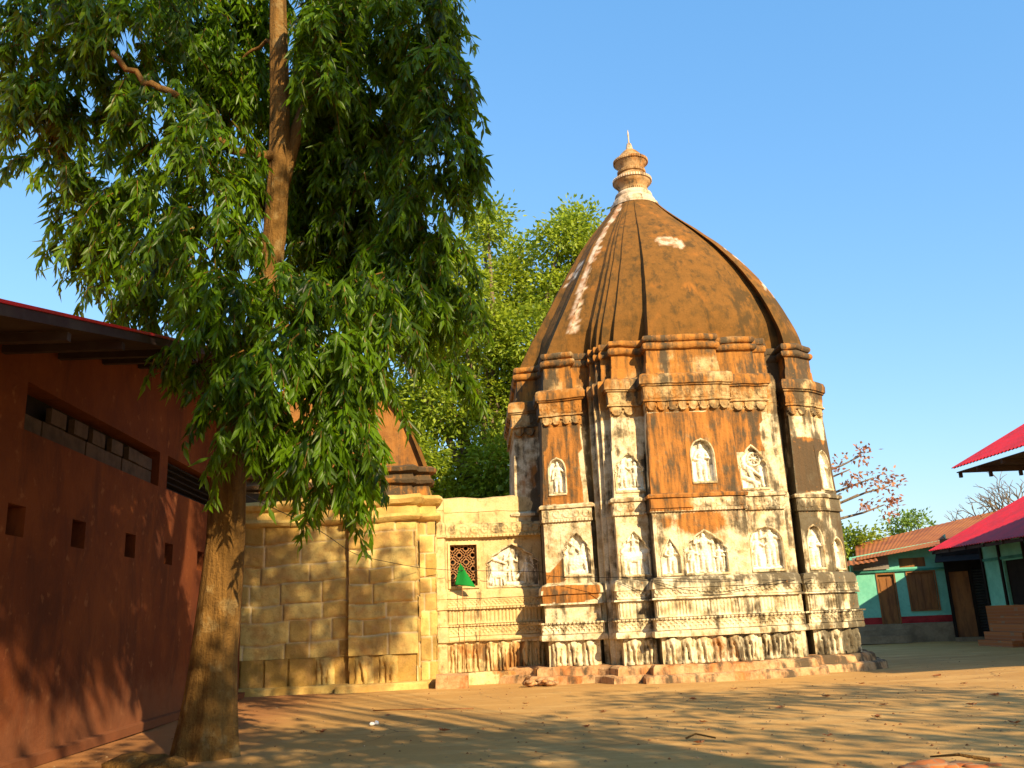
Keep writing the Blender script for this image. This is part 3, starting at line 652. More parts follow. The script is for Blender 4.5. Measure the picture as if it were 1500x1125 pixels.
# ---------------------------------------------------------------- link hall with the lattice window
hall = empty('link_hall', (0.6, 25.2, 0), 'low yellow stone hall with flower lattice window and battle relief, joining the tower', 'hall')
HO = np.array([0.6, 25.2])
HP = [(-1.02 - HO[0], 24.25 - HO[1]), (-0.80 - HO[0], 24.28 - HO[1]), (-0.76 - HO[0], 24.52 - HO[1]), (0.18 - HO[0], 24.70 - HO[1]), (1.84 - HO[0], 24.62 - HO[1])]
HF = [Face(HP[i], HP[i + 1]) for i in range(4)]
hk = [0.5, 0.5, 1, 1]
def hstain(V):
    x, y, z = V.T; n1 = vnoise(V, 1.7, 3.0)
    return {'rust': np.clip(0.55 * (z < 1.0) * (n1 > 0.0) + 0.25 * n1, 0, 1), 'dark': np.clip(0.2 * (z > 3.85) * (z < 4.2) + 0.35 * (z < 0.5) * n1, 0, 1)}
def hsweep(name, rows, mat, holes=None, plates=(), jit=0.006, pl=HP, ks=None, par=hall):
    V, F = sweep(pl, ks or hk, rows, False, 0.1, 0.1, jit, holes)
    V, F = merge([(V, F)] + list(plates)); return link(name, V, F, mat, par, True, hstain(V), None, 32)
HH = 4.92
hsweep('plinth', [(-0.1, 0.26), (0.22, 0.24), (0.27, 0.20), (0.28, 0.02)], MT['hall'], jit=0.015, ks=[1, 1, 1, 1])
hsweep('base_moulding', [(0.27, 0.02), (1.04, 0.02), (1.06, 0.16), (1.10, 0.18), (1.18, 0.16), (1.185, 0.11), (1.44, 0.11), (1.45, 0.16), (1.49, 0.16), (1.495, 0.06), (1.88, 0.06), (1.885, 0.15), (1.93, 0.15), (1.935, 0.09), (2.16, 0.09), (2.17, 0.13), (2.34, 0.10), (2.42, 0.0)], MT['hall'])
WX0, WX1, WZ0, WZ1 = 0.10, 0.84, 2.50, 3.60       # window opening on the third face
hh3, pv3, pf3 = niche(HF[3], 0.86, 2.47, 1.36, 1.10, 'cusp', 0.10, figs['battle'], hall, 'relief_panel', None, margin=0.10)
def window_plate(f, u0, u1, z0, z1, m, depth):
    V = []; F = []
    def q(a, b, c, d, o0, o1):
        k = len(V); V.extend([f.P(a, b, o0), f.P(c, b, o0), f.P(c, d, o1), f.P(a, d, o1)]); F.append((k, k + 1, k + 2, k + 3))
    q(u0 - m, z0 - m, u0, z1 + m, .007, .007); q(u1, z0 - m, u1 + m, z1 + m, .007, .007); q(u0, z1, u1, z1 + m, .007, .007); q(u0, z0 - m, u1, z0, .007, .007)
    for (a, b, c, d) in ((u0, z0, u0, z1), (u1, z1, u1, z0), (u0, z1, u1, z1), (u1, z0, u0, z0)):
        k = len(V); V.extend([f.P(a, b, .007), f.P(c, d, .007), f.P(c, d, -depth), f.P(a, b, -depth)]); F.append((k, k + 1, k + 2, k + 3))
    return np.array(V).reshape(-1, 3), F
hsweep('wall', [(2.415, 0.0), (3.78, 0.0)], MT['hall'], {3: [hh3], 2: [(WX0 - .1, WX1 + .1, WZ0 - .1, WZ1 + .1)]}, [(pv3, pf3), window_plate(HF[2], WX0, WX1, WZ0, WZ1, 0.10, 0.45)])
hsweep('cornice', [(3.775, 0.0), (3.79, 0.10), (3.85, 0.12), (3.855, 0.07), (4.16, 0.06), (4.17, 0.0), (4.20, -0.05)], MT['hall'])
hsweep('parapet', [(4.19, -0.06), (4.50, -0.07), (4.505, -0.05), (HH - 0.05, -0.09), (HH, -0.2), (HH + 0.01, -1.6)], MT['hall'], jit=0.02)
def hband(name, f, z0, z1, o, hf, e=0.0):
    V, F = strip(f, -e, f.L + e, z0, z1, o, hf); link(name, V, F.tolist(), MT['hall'], hall, True, hstain(V), None, 40)
for k in (2, 3):
    f = HF[k]
    hband('lattice_band', f, 1.20, 1.43, 0.14, hf_lattice(0.12, 0.03)); hband('lattice_band', f, 1.94, 2.15, 0.12, hf_lattice(0.11, 0.03))
    hband('fluted_band', f, 1.51, 1.87, 0.10, hf_flute(0.10, 0.05)); hband('dentil_band', f, 1.885, 1.93, 0.155, hf_dentil(0.09, 0.03)); hband('dentil_band', f, 1.45, 1.49, 0.165, hf_dentil(0.09, 0.03))
    hband('rosette_band', f, 3.88, 4.14, 0.095, hf_rosette(0.28, 0.035)); hband('dentil_band', f, 3.79, 3.84, 0.125, hf_dentil(0.10, 0.03))
    elephants(f, 0.02, 0.29, 0.76, hall, MT['hall'], 0.34, stainfn=hstain)
# lattice window: surround, dark room behind, flower lattice
lw = empty('lattice_window', (0, 0, 0), '', ''); del lw['label'], lw['category']; lw.parent = hall
f = HF[2]
mb = MB()
for (u0, u1, z0, z1) in ((WX0 - .06, WX0, WZ0 - .06, WZ1 + .06), (WX1, WX1 + .06, WZ0 - .06, WZ1 + .06), (WX0, WX1, WZ1, WZ1 + .06), (WX0, WX1, WZ0 - .06, WZ0)):
    a = f.P(u0, z0, .0).reshape(3); b = f.P(u1, z0, .0).reshape(3); n3 = np.array([f.n[0], f.n[1], 0]) * .05
    mb.slab([f.P(u0, z0, .01), f.P(u1, z0, .01), f.P(u1, z1, .01), f.P(u0, z1, .01)], n3)
mb.build('window_surround', MT['hall'], lw)
mb = MB(); nrm = -np.array([f.n[0], f.n[1], 0])
mb.add([f.P(WX0 - .3, WZ0 - .3, -.45), f.P(WX1 + .3, WZ0 - .3, -.45), f.P(WX1 + .3, WZ1 + .3, -.45), f.P(WX0 - .3, WZ1 + .3, -.45)], [(0, 1, 2, 3)])
MT['black'] = mat_simple('dark_interior', (0.018, 0.013, 0.01), None, 3, 0.95, 0.0)
mb.build('dark_recess', MT['black'], lw)
mb = MB(); cw = (WX1 - WX0) / 4; ch = (WZ1 - WZ0) / 6
def ring(uc, zc, rr, th, o, n=14):
    P = [f.P(uc + rr * math.cos(2 * math.pi * k / n), zc + rr * math.sin(2 * math.pi * k / n), o).reshape(3) for k in range(n + 1)]
    mb.tube(P, th, 5, False)
for i in range(4):
    for j in range(6):
        uc, zc = WX0 + cw * (i + .5), WZ0 + ch * (j + .5)
        if (i + j) % 2 == 0:
            ring(uc, zc, 0.042, 0.014, -.10)
            for k in range(8):
                a = 2 * math.pi * k / 8; mb.tube([f.P(uc + 0.05 * math.cos(a), zc + 0.05 * math.sin(a), -.10).reshape(3), f.P(uc + 0.125 * math.cos(a), zc + 0.125 * math.sin(a), -.10).reshape(3)], [0.014, 0.02], 5)
        else: ring(uc, zc, 0.075, 0.02, -.10)
mb.tube([f.P(WX0, WZ0, -.10).reshape(3), f.P(WX1, WZ0, -.10).reshape(3), f.P(WX1, WZ1, -.10).reshape(3), f.P(WX0, WZ1, -.10).reshape(3), f.P(WX0, WZ0, -.10).reshape(3)], 0.022, 5)
mb.build('flower_lattice', mat_simple('lattice_stone', (0.34, 0.17, 0.07), (0.22, 0.10, 0.04), 9, 0.9, 0.3), lw, True)
for o in [hall] : pass
# hall body behind the faces
mb = MB(); mb.box((-1.5, 0.5, 0), (1.2, 3.2, HH - 0.05)); mb.build('rear_wall', MT['hall'], hall)

# ---------------------------------------------------------------- stone block building with the steep roof
MT['gable'] = mat_temple('orange_gable_plaster', (0.30, 0.135, 0.035), (0.22, 0.09, 0.022), RUST, DARK, 0.04, 0.0, 0.6)
mas = empty('stone_sanctum', (-3.6, 24.6, 0), 'ashlar stone block building with stepped cornice and steep brown roof behind the big tree', 'shrine')
MO = np.array([-3.6, 24.6])
t = NT('ashlar_sandstone'); v = t.coord(); tone = t.attr('tone'); mo = t.attr('mortar')
n1 = t.noise(v, 2.2, 7, 0.65); n2 = t.noise(v, 22, 5, 0.65); n3 = t.noise(t.coord(scale=(1, 1, .3)), 1.3, 6, 0.6)
c = t.mix(tone, (0.36, 0.215, 0.05), (0.72, 0.53, 0.18)); c = t.mix(t.ramp(n1, 0.4, 0.7), c, (0.50, 0.29, 0.09))
c = t.mix(t.math('MULTIPLY', t.ramp(n3, 0.52, 0.74), 0.6), c, (0.17, 0.11, 0.05)); c = t.mix(t.math('MULTIPLY', t.ramp(n2, .5, .75), .4), c, (0.16, 0.10, 0.04))
c = t.mix(t.math('MULTIPLY', mo, t.ramp(n2, 0.25, 0.5)), c, (0.56, 0.43, 0.25))
t.bsdf(c, 0.92, t.bump(t.math('ADD', n1, t.math('MULTIPLY', n2, .5)), 0.7, 0.035)); MT['ashlar'] = t.m
def ashlar(f, z0, z1, o, seed, parent, ch=(0.38, 0.64), cwid=(0.5, 1.3), name='block_wall'):
    rs = np.random.RandomState(seed); du = 0.028
    nu = int(f.L / du) + 1; nz = int((z1 - z0) / du) + 1
    U, Z = np.meshgrid(np.linspace(0, f.L, nu), np.linspace(z0, z1, nz)); H = np.zeros_like(U); T = np.zeros_like(U); Mo = np.zeros_like(U)
    wav = 0.035 * np.sin(U * 1.7 + seed) + 0.02 * np.sin(U * 4.3)
    Zw = Z + wav; zc = z0 - 0.05
    while zc < z1 + 0.05:
        h = rs.uniform(*ch); uc = -rs.uniform(0, 0.6)
        while uc < f.L:
            wd = rs.uniform(*cwid); msk = (U >= uc) & (U < uc + wd) & (Zw >= zc) & (Zw < zc + h)
            if msk.any():
                e = np.minimum(np.minimum(U - uc, uc + wd - U), np.minimum(Zw - zc, zc + h - Zw))[msk]
                off = rs.uniform(-0.028, 0.03); jw = rs.uniform(0.012, 0.03)
                H[msk] = off * np.clip(e / .02, 0, 1) - 0.035 * np.clip(1 - e / 0.04, 0, 1); T[msk] = rs.uniform(0, 1); Mo[msk] = np.clip(1.3 - e / jw, 0, 1)
            uc += wd
        zc += h
    P = f.P(U, Z, H + o).reshape(-1, 3)
    Hn = vnoise(P, 7, 1.0) * 0.014 + vnoise(P, 2.5, 4.0) * 0.012 - .03 * np.clip(vnoise(P, 3.6, 8.0) - .35, 0, 1)
    P[:, 0] += f.n[0] * Hn; P[:, 1] += f.n[1] * Hn
    link(name, P, gridfaces(nz, nu).tolist(), MT['ashlar'], parent, True, {'tone': T.ravel(), 'mortar': Mo.ravel()}, None, 50)
def mf(x0, y0, x1, y1): return Face((x0 - MO[0], y0 - MO[1]), (x1 - MO[0], y1 - MO[1]))
M1, M2, M3, M4, M5, M6 = mf(-7.4, 24.1, -3.28, 24.0), mf(-3.28, 24.0, -3.28, 23.8), mf(-3.28, 23.8, -1.50, 23.75), mf(-1.50, 23.75, -1.44, 24.0), mf(-1.44, 24.0, -1.02, 24.05), mf(-1.02, 24.05, -1.0, 24.5)
for i, f in enumerate((M1, M2, M3, M4, M5, M6)):
    ashlar(f, 0.85 if i in (0, 2) else 0.1, 4.25, 0, 11 + i, mas, cwid=(0.5, 1.3) if i in (0, 2) else (0.3, 0.5), name='block_wall')
def mstain(V):
    n = vnoise(V, 2.0, 6); return {'tone': np.clip(0.5 + n, 0, 1), 'mortar': np.zeros(len(V))}
for f in (M1, M3):
    mb = MB(); q = [f.P(0, 0.1, -0.05), f.P(f.L, 0.1, -0.05), f.P(f.L, 0.86, -0.05), f.P(0, 0.86, -0.05)]; mb.add([x.reshape(3) for x in q], [(0, 1, 2, 3)])
    mb.build('foot_wall', MT['ashlar'], mas)
    for i in range(int(f.L / 0.62)):
        if f is M1 and RNG.rand() < 0.45 and i < 5:
            mb = MB(); u = 0.12 + i * 0.62; n3 = np.array([f.n[0], f.n[1], 0]) * 0.09
            mb.slab([f.P(u, .12, -.05).reshape(3), f.P(u + .56, .12, -.05).reshape(3), f.P(u + .56, .84, -.05).reshape(3), f.P(u, .84, -.05).reshape(3)], n3); mb.build('foot_block', MT['ashlar'], mas)
            continue
        elephants(f, -0.045, 0.12, 0.72, mas, MT['ashlar'], 0.52, 0.12 + i * 0.62, 0.12 + i * 0.62 + 0.52, stainfn=mstain)
mpl = [(f.a[0], f.a[1]) for f in (M1, M2, M3, M4, M5, M6)] + [tuple(M6.b)]
def msweep(name, rows, mat=None, jit=0.015, pl=mpl, kk=None):
    V, F = sweep(pl, kk or [1] * (len(pl) - 1), rows, False, 0.12, 0.12, jit); a = mstain(V); a.update({'rust': np.clip(0.5 + vnoise(V, 1.2), 0, 1), 'dark': np.clip(0.4 + vnoise(V, 2.0), 0, 1)})
    return link(name, V, F, mat or MT['ashlar'], mas, True, a, None, 35)
msweep('plinth', [(-0.1, 0.32), (0.13, 0.30), (0.17, 0.26), (0.175, 0.0)])
msweep('cornice', [(4.2, 0.02), (4.24, 0.10), (4.32, 0.15), (4.40, 0.12), (4.42, 0.03), (4.62, 0.03), (4.68, 0.14), (4.80, 0.20), (4.9, 0.14), (4.92, 0.02)])
msweep('attic', [(4.9, -0.16), (5.22, -0.17), (5.26, -0.06), (5.34, -0.02), (5.40, -0.10), (5.52, -0.12), (5.56, 0.02), (5.66, 0.05), (5.72, -0.08), (5.73, -0.5)], MT['cornice'])
# steep curved roof rising from the attic (behind the tree)
edge = [(-1.30, 5.72), (-1.56, 6.45), (-1.84, 7.15), (-2.3, 7.75), (-3.0, 8.1), (-3.9, 8.3)]
edge = [(x - MO[0], z) for x, z in edge]; ax_ = edge[-1][0]; prof = [(2 * ax_ - x, z) for x, z in edge[:-1]] + edge[::-1]
mb = MB(); mb.slab([(x, -.22, z - .02) for x, z in prof[::-1]], (0, .2, 0)); mb.build('gable_wall', MT['gable'], mas)
mb = MB()
for (a, b) in zip(prof[:-1], prof[1:]):
    d = np.array([b[0] - a[0], 0, b[1] - a[1]]); d /= np.linalg.norm(d); nn_ = np.array([-d[2], 0, d[0]]) * (.10 if d[2] > 0 else .10)
    mb.slab([(a[0], -.40, a[1]), (b[0], -.40, b[1]), (b[0], 3.6, b[1]), (a[0], 3.6, a[1])], nn_)
mb.build('steep_roof', MT['roof'], mas)
mb = MB(); mb.box((-3.6, 0.3, 0), (2.3, 4.3, 5.6)); mb.build('rear_wall', MT['ashlar'], mas)

# ---------------------------------------------------------------- orange building on the left
lb = empty('orange_building', (-5.9, 15, 0), 'long orange plastered building with row of square vents and high louvres on the left', 'building')
t = NT('orange_plaster'); v = t.coord(); vs = t.coord(scale=(1, 1, .32))
n1 = t.noise(v, 0.7, 7, .65); n2 = t.noise(vs, 1.5, 7, .68, .6); n3 = t.noise(v, 18, 5, .7); n4 = t.noise(v, 4, 5, .6)
c = t.mix(t.ramp(n1, .35, .65), (0.155, 0.039, 0.008), (0.105, 0.024, 0.006)); c = t.mix(t.math('MULTIPLY', t.ramp(n2, .46, .68), .75), c, (0.065, 0.017, 0.006))
c = t.mix(t.math('MULTIPLY', t.ramp(n4, .6, .7), .5), c, (0.27, 0.10, 0.035)); c = t.mix(t.math('MULTIPLY', t.ramp(n3, .6, .75), .3), c, (0.16, 0.045, 0.015))
sz = t.n('SeparateXYZ', None, Vector=t.n('TexCoord').outputs['Object'])
dirt = t.ramp(t.math('ADD', sz.outputs[2], t.math('MULTIPLY', n4, -1.3)), 0.5, -0.5); c = t.mix(t.math('MULTIPLY', dirt, .55), c, (0.22, 0.085, 0.035))
t.bsdf(c, .9, t.bump(t.math('ADD', n1, t.math('ADD', t.math('MULTIPLY', n3, .4), t.math('MULTIPLY', n4, .5))), .6, .03)); MT['orange'] = t.m
def wall_holes(f, L, z0, z1, holes, depth, mb, o=0.0, cell=0.5):
    us = sorted(set([0, L] + [h[0] for h in holes] + [h[1] for h in holes] + list(np.arange(cell, L, cell))))
    zs = sorted(set([z0, z1] + [h[2] for h in holes] + [h[3] for h in holes]))
    for i in range(len(us) - 1):
        for j in range(len(zs) - 1):
            um, zm = (us[i] + us[i + 1]) / 2, (zs[j] + zs[j + 1]) / 2
            if any(h[0] < um < h[1] and h[2] < zm < h[3] for h in holes): continue
            mb.add([f.P(us[i], zs[j], o).reshape(3), f.P(us[i + 1], zs[j], o).reshape(3), f.P(us[i + 1], zs[j + 1], o).reshape(3), f.P(us[i], zs[j + 1], o).reshape(3)], [(0, 1, 2, 3)])
    for (a, b, c0, d) in holes:
        for (p0, q0, p1, q1) in ((a, c0, a, d), (b, d, b, c0), (a, d, b, d), (b, c0, a, c0)):
            mb.add([f.P(p0, q0, o).reshape(3), f.P(p1, q1, o).reshape(3), f.P(p1, q1, o - depth).reshape(3), f.P(p0, q0, o - depth).reshape(3)], [(0, 1, 2, 3)])
# face runs away from the camera; outside (+x) lies to the right of the direction of travel
LF = Face((0, -11.0), (0, 8.3))
def uy(y): return y - 4.0
slots = [(uy(y), uy(y + .46), 2.88, 3.28) for y in (7.9, 9.75, 11.55, 13.42, 15.48, 17.45, 19.5, 21.5)]
louv = [(uy(11.75), uy(16.9), 4.28, 4.93), (uy(17.35), uy(22.2), 4.30, 4.95)]
def lwall(mb):
    wall_holes(LF, 19.3, 0, 3.75, slots, .32, mb)
    mb.add([(0, -5.2, 4.9), (0, -5.2, 5.0), (0, -5.0, 5.0)], [(0, 1, 2)]) if 0 else None; g = Face((0, -5.2), (0, 8.3)); wall_holes(g, 13.5, 3.75, 5.15, [(a - 5.8, b - 5.8, c, d) for a, b, c, d in louv], .32, mb)
    mb.add([(0, -4.6, 5.15), (0, 8.3, 5.15), (0, 8.3, 5.4), (0, -3.5, 5.4)], [(0, 1, 2, 3)]); mb.add([(0, -11, 3.75), (0, -5.2, 3.75), (0, -5.2, 4.95)], [(0, 1, 2)])
mb = MB(); wall_holes(LF, 19.3, 0, 5.4, slots + louv, .32, mb) if 0 else lwall(mb)
gy = [(-11.0, 3.6), (3.2, 7.05), (8.3, 5.65)]
mb.add([(0, -3.5, 5.4), (0, 8.3, 5.4), (0, 8.3, 5.55), (0, 3.2, 6.95)], [(0, 1, 2, 3)])
mb.add([(0, 8.3, 0), (-9, 8.3, 0), (-9, 8.3, 5.6), (0, 8.3, 5.6)], [(0, 1, 2, 3)]); mb.add([(-9, -11, 0), (0, -11, 0), (0, -11, 3.75), (-9, -11, 3.75)], [(0, 1, 2, 3)])
mb.build('wall', MT['orange'], lb)
mb = MB(); mb.box((-.34, -5, 0.0), (-.32, 8.2, 5.1)); mb.build('dark_interior', MT['black'], lb)
MT['conc'] = mat_simple('grey_concrete', (0.085, 0.055, 0.035), (0.05, 0.033, 0.02), 3, .9, .4)
mb = MB()
for k in range(7): mb.box((-.20, uy(11.8) - 11 + .73 * k, 4.29), (-.14 + .01 * (k % 2), uy(11.8) - 11 + .73 * k + .70, 4.56)); mb.box((-.20, uy(11.8) - 11 + .73 * k + (.2 if k < 6 else 0), 4.58), (-.13 + .012 * (k % 3), uy(11.8) - 11 + .73 * k + .68, 4.80)) if k else None
mb.build('concrete_screen', MT['conc'], lb)
mb = MB()
for k in range(5): mb.obox((-.12, (uy(17.35) + uy(22.2)) / 2 - 11, 4.36 + .125 * k), (.05, 0, -.035), (0, 2.4, 0), (.006, 0, .008))
mb.build('louvre', MT['black'], lb)
mb = MB(); mb.box((0.002, -11, 0), (.16, 8.3, .13), 0.01); mb.build('base_ledge', MT['orange'], lb)
MT['redtin'] = mat_simple('red_tin', (0.56, 0.012, 0.012), (0.40, 0.016, 0.014), 1.5, .45, .1, .4)
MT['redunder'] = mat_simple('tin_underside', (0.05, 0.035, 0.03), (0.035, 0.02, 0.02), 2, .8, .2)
mb = MB()
for (a, b) in ((gy[0], gy[1]), (gy[1], gy[2])):
    mb.cur = 0; mb.slab([(1.6, a[0], a[1] + .05), (1.6, b[0], b[1] + .05), (-9.5, b[0], b[1] + .05), (-9.5, a[0], a[1] + .05)], (0, 0, .035))
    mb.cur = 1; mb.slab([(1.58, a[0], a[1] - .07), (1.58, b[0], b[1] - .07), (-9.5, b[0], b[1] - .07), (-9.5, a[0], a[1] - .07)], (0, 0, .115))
mb.build('roof', [MT['redtin'], MT['redunder']], lb)
for k in range(9):
    mb = MB(); y = -10 + k * 1.5; z = 3.6 + (y + 11) * (3.45 / 14.2) - .09; mb.box((.004, y, z - .1), (1.5, y + .09, z)); mb.build('rafter', MT['redunder'], lb)

# ---------------------------------------------------------------- trees
def leaf_mesh(P, D, Nn, L, Wd, tone):
    """P base points, D unit axes, Nn unit normals: folded lance-shaped leaves, 4 triangles each"""
    P = np.asarray(P); n = len(P); S_ = np.cross(D, Nn); S_ /= (np.linalg.norm(S_, axis=1, keepdims=True) + 1e-9)
    L = L[:, None]; Wd = Wd[:, None]
    a = P; m = P + D * L * .42 - Nn * Wd * .25; l = P + D * L * .40 + S_ * Wd * .5 + Nn * Wd * .1; rr = P + D * L * .40 - S_ * Wd * .5 + Nn * Wd * .1
    tip = P + D * L - Nn * L * .10
    V = np.stack([a, l, m, rr, tip], 1).reshape(-1, 3); i = np.arange(n) * 5
    F = np.stack([np.stack([i, i + 1, i + 2], 1), np.stack([i, i + 2, i + 3], 1), np.stack([i + 1, i + 4, i + 2], 1), np.stack([i + 2, i + 4, i + 3], 1)], 1).reshape(-1, 3)
    return V, F, np.repeat(tone, 5)
def unit(v): return v / (np.linalg.norm(v, axis=-1, keepdims=True) + 1e-9)

def fast_link(name, V, F, mat, parent, tone):
    me = bpy.data.meshes.new(name); nv, nf = len(V), len(F)
    me.vertices.add(nv); me.vertices.foreach_set('co', np.asarray(V, np.float32).ravel())
    me.loops.add(nf * 3); me.loops.foreach_set('vertex_index', np.asarray(F, np.int32).ravel())
    me.polygons.add(nf); me.polygons.foreach_set('loop_start', np.arange(nf, dtype=np.int32) * 3)
    me.materials.append(mat); at = me.attributes.new('tone', 'FLOAT', 'POINT'); at.data.foreach_set('value', np.asarray(tone, np.float32))
    me.update(); me.validate()
    o = bpy.data.objects.new(name, me); COL.objects.link(o); o.parent = parent; return o

def mat_bark(name, c1, c2, lich):
    t = NT(name); v = t.coord(scale=(1, 1, .25)); v2 = t.coord()
    n1 = t.math('ADD', t.math('MULTIPLY', t.noise(v, 5, 7, .7), .6), t.math('MULTIPLY', t.noise(t.coord(scale=(1, 1, .1)), 16, 5, .7), .4)); n2 = t.noise(v2, 3, 6, .6); n3 = t.noise(v2, 30, 4, .7)
    c = t.mix(t.ramp(n1, .38, .65), c1, c2); c = t.mix(t.math('MULTIPLY', t.ramp(n2, .56, .66), .7), c, lich)
    c = t.mix(t.math('MULTIPLY', t.ramp(n3, .55, .75), .4), c, tuple(x * .4 for x in c1))
    t.bsdf(c, .9, t.bump(t.math('ADD', t.math('MULTIPLY', n1, 1.5), t.math('ADD', n2, t.math('MULTIPLY', n3, .3))), 1.0, .09)); return t.m
MT['bark'] = mat_bark('ashoka_bark', (0.13, 0.066, 0.016), (0.24, 0.122, 0.028), (0.27, 0.18, 0.07))
MT['bark2'] = mat_bark('grey_bark', (0.16, 0.12, 0.08), (0.24, 0.18, 0.12), (0.28, 0.25, 0.2))
MT['leaf'] = mat_leaf('ashoka_leaf', (0.007, 0.020, 0.002), (0.085, 0.165, 0.005), (0.44, 0.64, 0.010), .36, .36, .2)
MT['leaf2'] = mat_leaf('light_leaf', (0.09, 0.16, 0.010), (0.33, 0.40, 0.028), (0.62, 0.74, 0.05), .40, .5)
MT['leaf3'] = mat_leaf('red_leaf', (0.34, 0.11, 0.05), (0.46, 0.25, 0.12), (0.6, 0.25, 0.1), .35, .5)
MT['leaf4'] = mat_leaf('fresh_leaf', (0.10, 0.19, 0.02), (0.18, 0.28, 0.04), (0.35, 0.5, 0.06), .35, .5)

def sprays(anch, rs, twigL=(.4, .85), nleaf=(20, 32), leafL=(.17, .38), leafW=(.042, .074), droop=.75, outv=None):
    """hanging twigs with long drooping leaves"""
    LP, LD, LN, LL, LW, LT = [], [], [], [], [], []
    tw = MB()
    for ai, A in enumerate(anch):
        o = outv[ai] if outv is not None else np.array([rs.normal(), rs.normal(), 0.0])
        o = np.array([o[0], o[1], 0.0]); o /= np.linalg.norm(o) + 1e-9
        o = unit(o + rs.normal(0, .45, 3) * np.array([1, 1, .2]))
        Lt = rs.uniform(*twigL); k = rs.randint(*nleaf)
        s = np.linspace(0, 1, k)
        pts = A[None] + o[None] * (Lt * .55 * np.sqrt(s))[:, None] + np.array([0, 0, -1.0])[None] * (Lt * droop * s ** 1.6)[:, None] + rs.normal(0, .02, (k, 3))
        tan = unit(np.gradient(pts, axis=0))
        side = unit(np.cross(tan, np.array([0, 0, 1.0])) + rs.normal(0, .25, (k, 3))) * np.where(np.arange(k) % 2 == 0, 1, -1)[:, None]
        d = unit(tan * .55 + side * rs.uniform(.45, .9, (k, 1)) + np.array([0, 0, -1.0]) * rs.uniform(.5, 1.4, (k, 1)) + rs.normal(0, .12, (k, 3)))
        nn = unit(np.cross(d, side) + rs.normal(0, .3, (k, 3))); nn *= np.where(nn[:, 2:3] < 0, -1, 1)
        LP.append(pts); LD.append(d); LN.append(nn); LL.append(rs.uniform(*leafL, k) * (1 - .25 * s)); LW.append(rs.uniform(*leafW, k)); LT.append(np.clip(rs.normal(.42, .30) + rs.normal(0, .2, k) + .25 * s + .9 * (rs.rand(k) < .03), 0, 1.3))
        tw.tube([pts[0], pts[k // 2], pts[-1]], [.010, .007, .003], 3, False)
    return leaf_mesh(np.vstack(LP), np.vstack(LD), np.vstack(LN), np.concatenate(LL), np.concatenate(LW), np.concatenate(LT)), tw

def cam_uv(Pw):
    v = np.asarray(Pw) - np.array([0, 0, EYE]); z = v @ np.array(Fv); return 750 + 1300 * (v @ np.array(R2)) / z, 562.5 - 1300 * (v @ np.array(U2)) / z

TB = np.array([-3.62, 12.75, 0.0])
ash = empty('ashoka_tree', tuple(TB), 'huge drooping tree with long narrow dark green leaves beside the orange building', 'tree')
# trunk: rings with buttress ridges at the foot
def trunk_mesh(path, rad, n=40, flare=True, seed=0):
    rs = np.random.RandomState(seed); ph = rs.uniform(0, 6.28, 4); V = []; F = []
    for i, (c, q) in enumerate(zip(path, rad)):
        for k in range(n):
            a = 2 * math.pi * k / n; z = c[2]
            w_ = 1 + .05 * math.sin(3 * a + ph[0] + .2 * z) + .04 * math.sin(7 * a + ph[1] - .35 * z) + .022 * math.sin(13 * a + ph[2] + .8 * z) + .02 * mnoise.noise(Vector((math.cos(a) * 2, math.sin(a) * 2, z * 1.3)))
            if flare: w_ += .30 * max(0, 1 - z / 1.5) ** 2.2 * (0.45 + .55 * abs(math.sin(2.5 * a + ph[2])) + .2 * math.sin(9 * a + ph[3]))
            V.append((c[0] + q * w_ * math.cos(a), c[1] + q * w_ * math.sin(a), z))
    for i in range(len(path) - 1):
        for k in range(n): F.append((i * n + k, i * n + (k + 1) % n, (i + 1) * n + (k + 1) % n, (i + 1) * n + k))
    F.append(tuple(range((len(path) - 1) * n, len(path) * n)))
    return V, F
kz = np.array([-.15, .1, .4, .8, 1.3, 2.0, 2.8, 3.6, 4.5, 5.5, 6.5, 7.5, 8.5, 9.5, 10.5, 11.5, 13, 15])
kx = np.interp(kz, [0, 1.3, 2.7, 4.2, 6.8, 9, 10.8, 15], [-3.62, -3.56, -3.46, -3.45, -2.93, -2.86, -2.92, -3.1]); kr = np.interp(kz, [0, .6, 1.3, 2.7, 4.2, 6.8, 9, 10.8, 15], [.35, .325, .30, .262, .24, .175, .16, .145, .07])
zf = np.linspace(-.15, 15, 110); path = [(np.interp(z, kz, kx) - TB[0], .03 * math.sin(z), z) for z in zf]
V, F = trunk_mesh(path, np.interp(zf, kz, kr), 44, True, 3); link('trunk', V, F, MT['bark'], ash, True)
mb = MB(); mb.tube([(.75, .1, 8.2), (.95, .15, 9.2), (1.3, .2, 10.4), (1.6, .2, 11.8), (1.75, .1, 14)], [.12, .115, .1, .08, .04], 14); mb.tube([(.72, 0, 7.4), (.75, .1, 8.25)], [.09, .125], 14)
mb.build('second_stem', MT['bark'], ash, True)
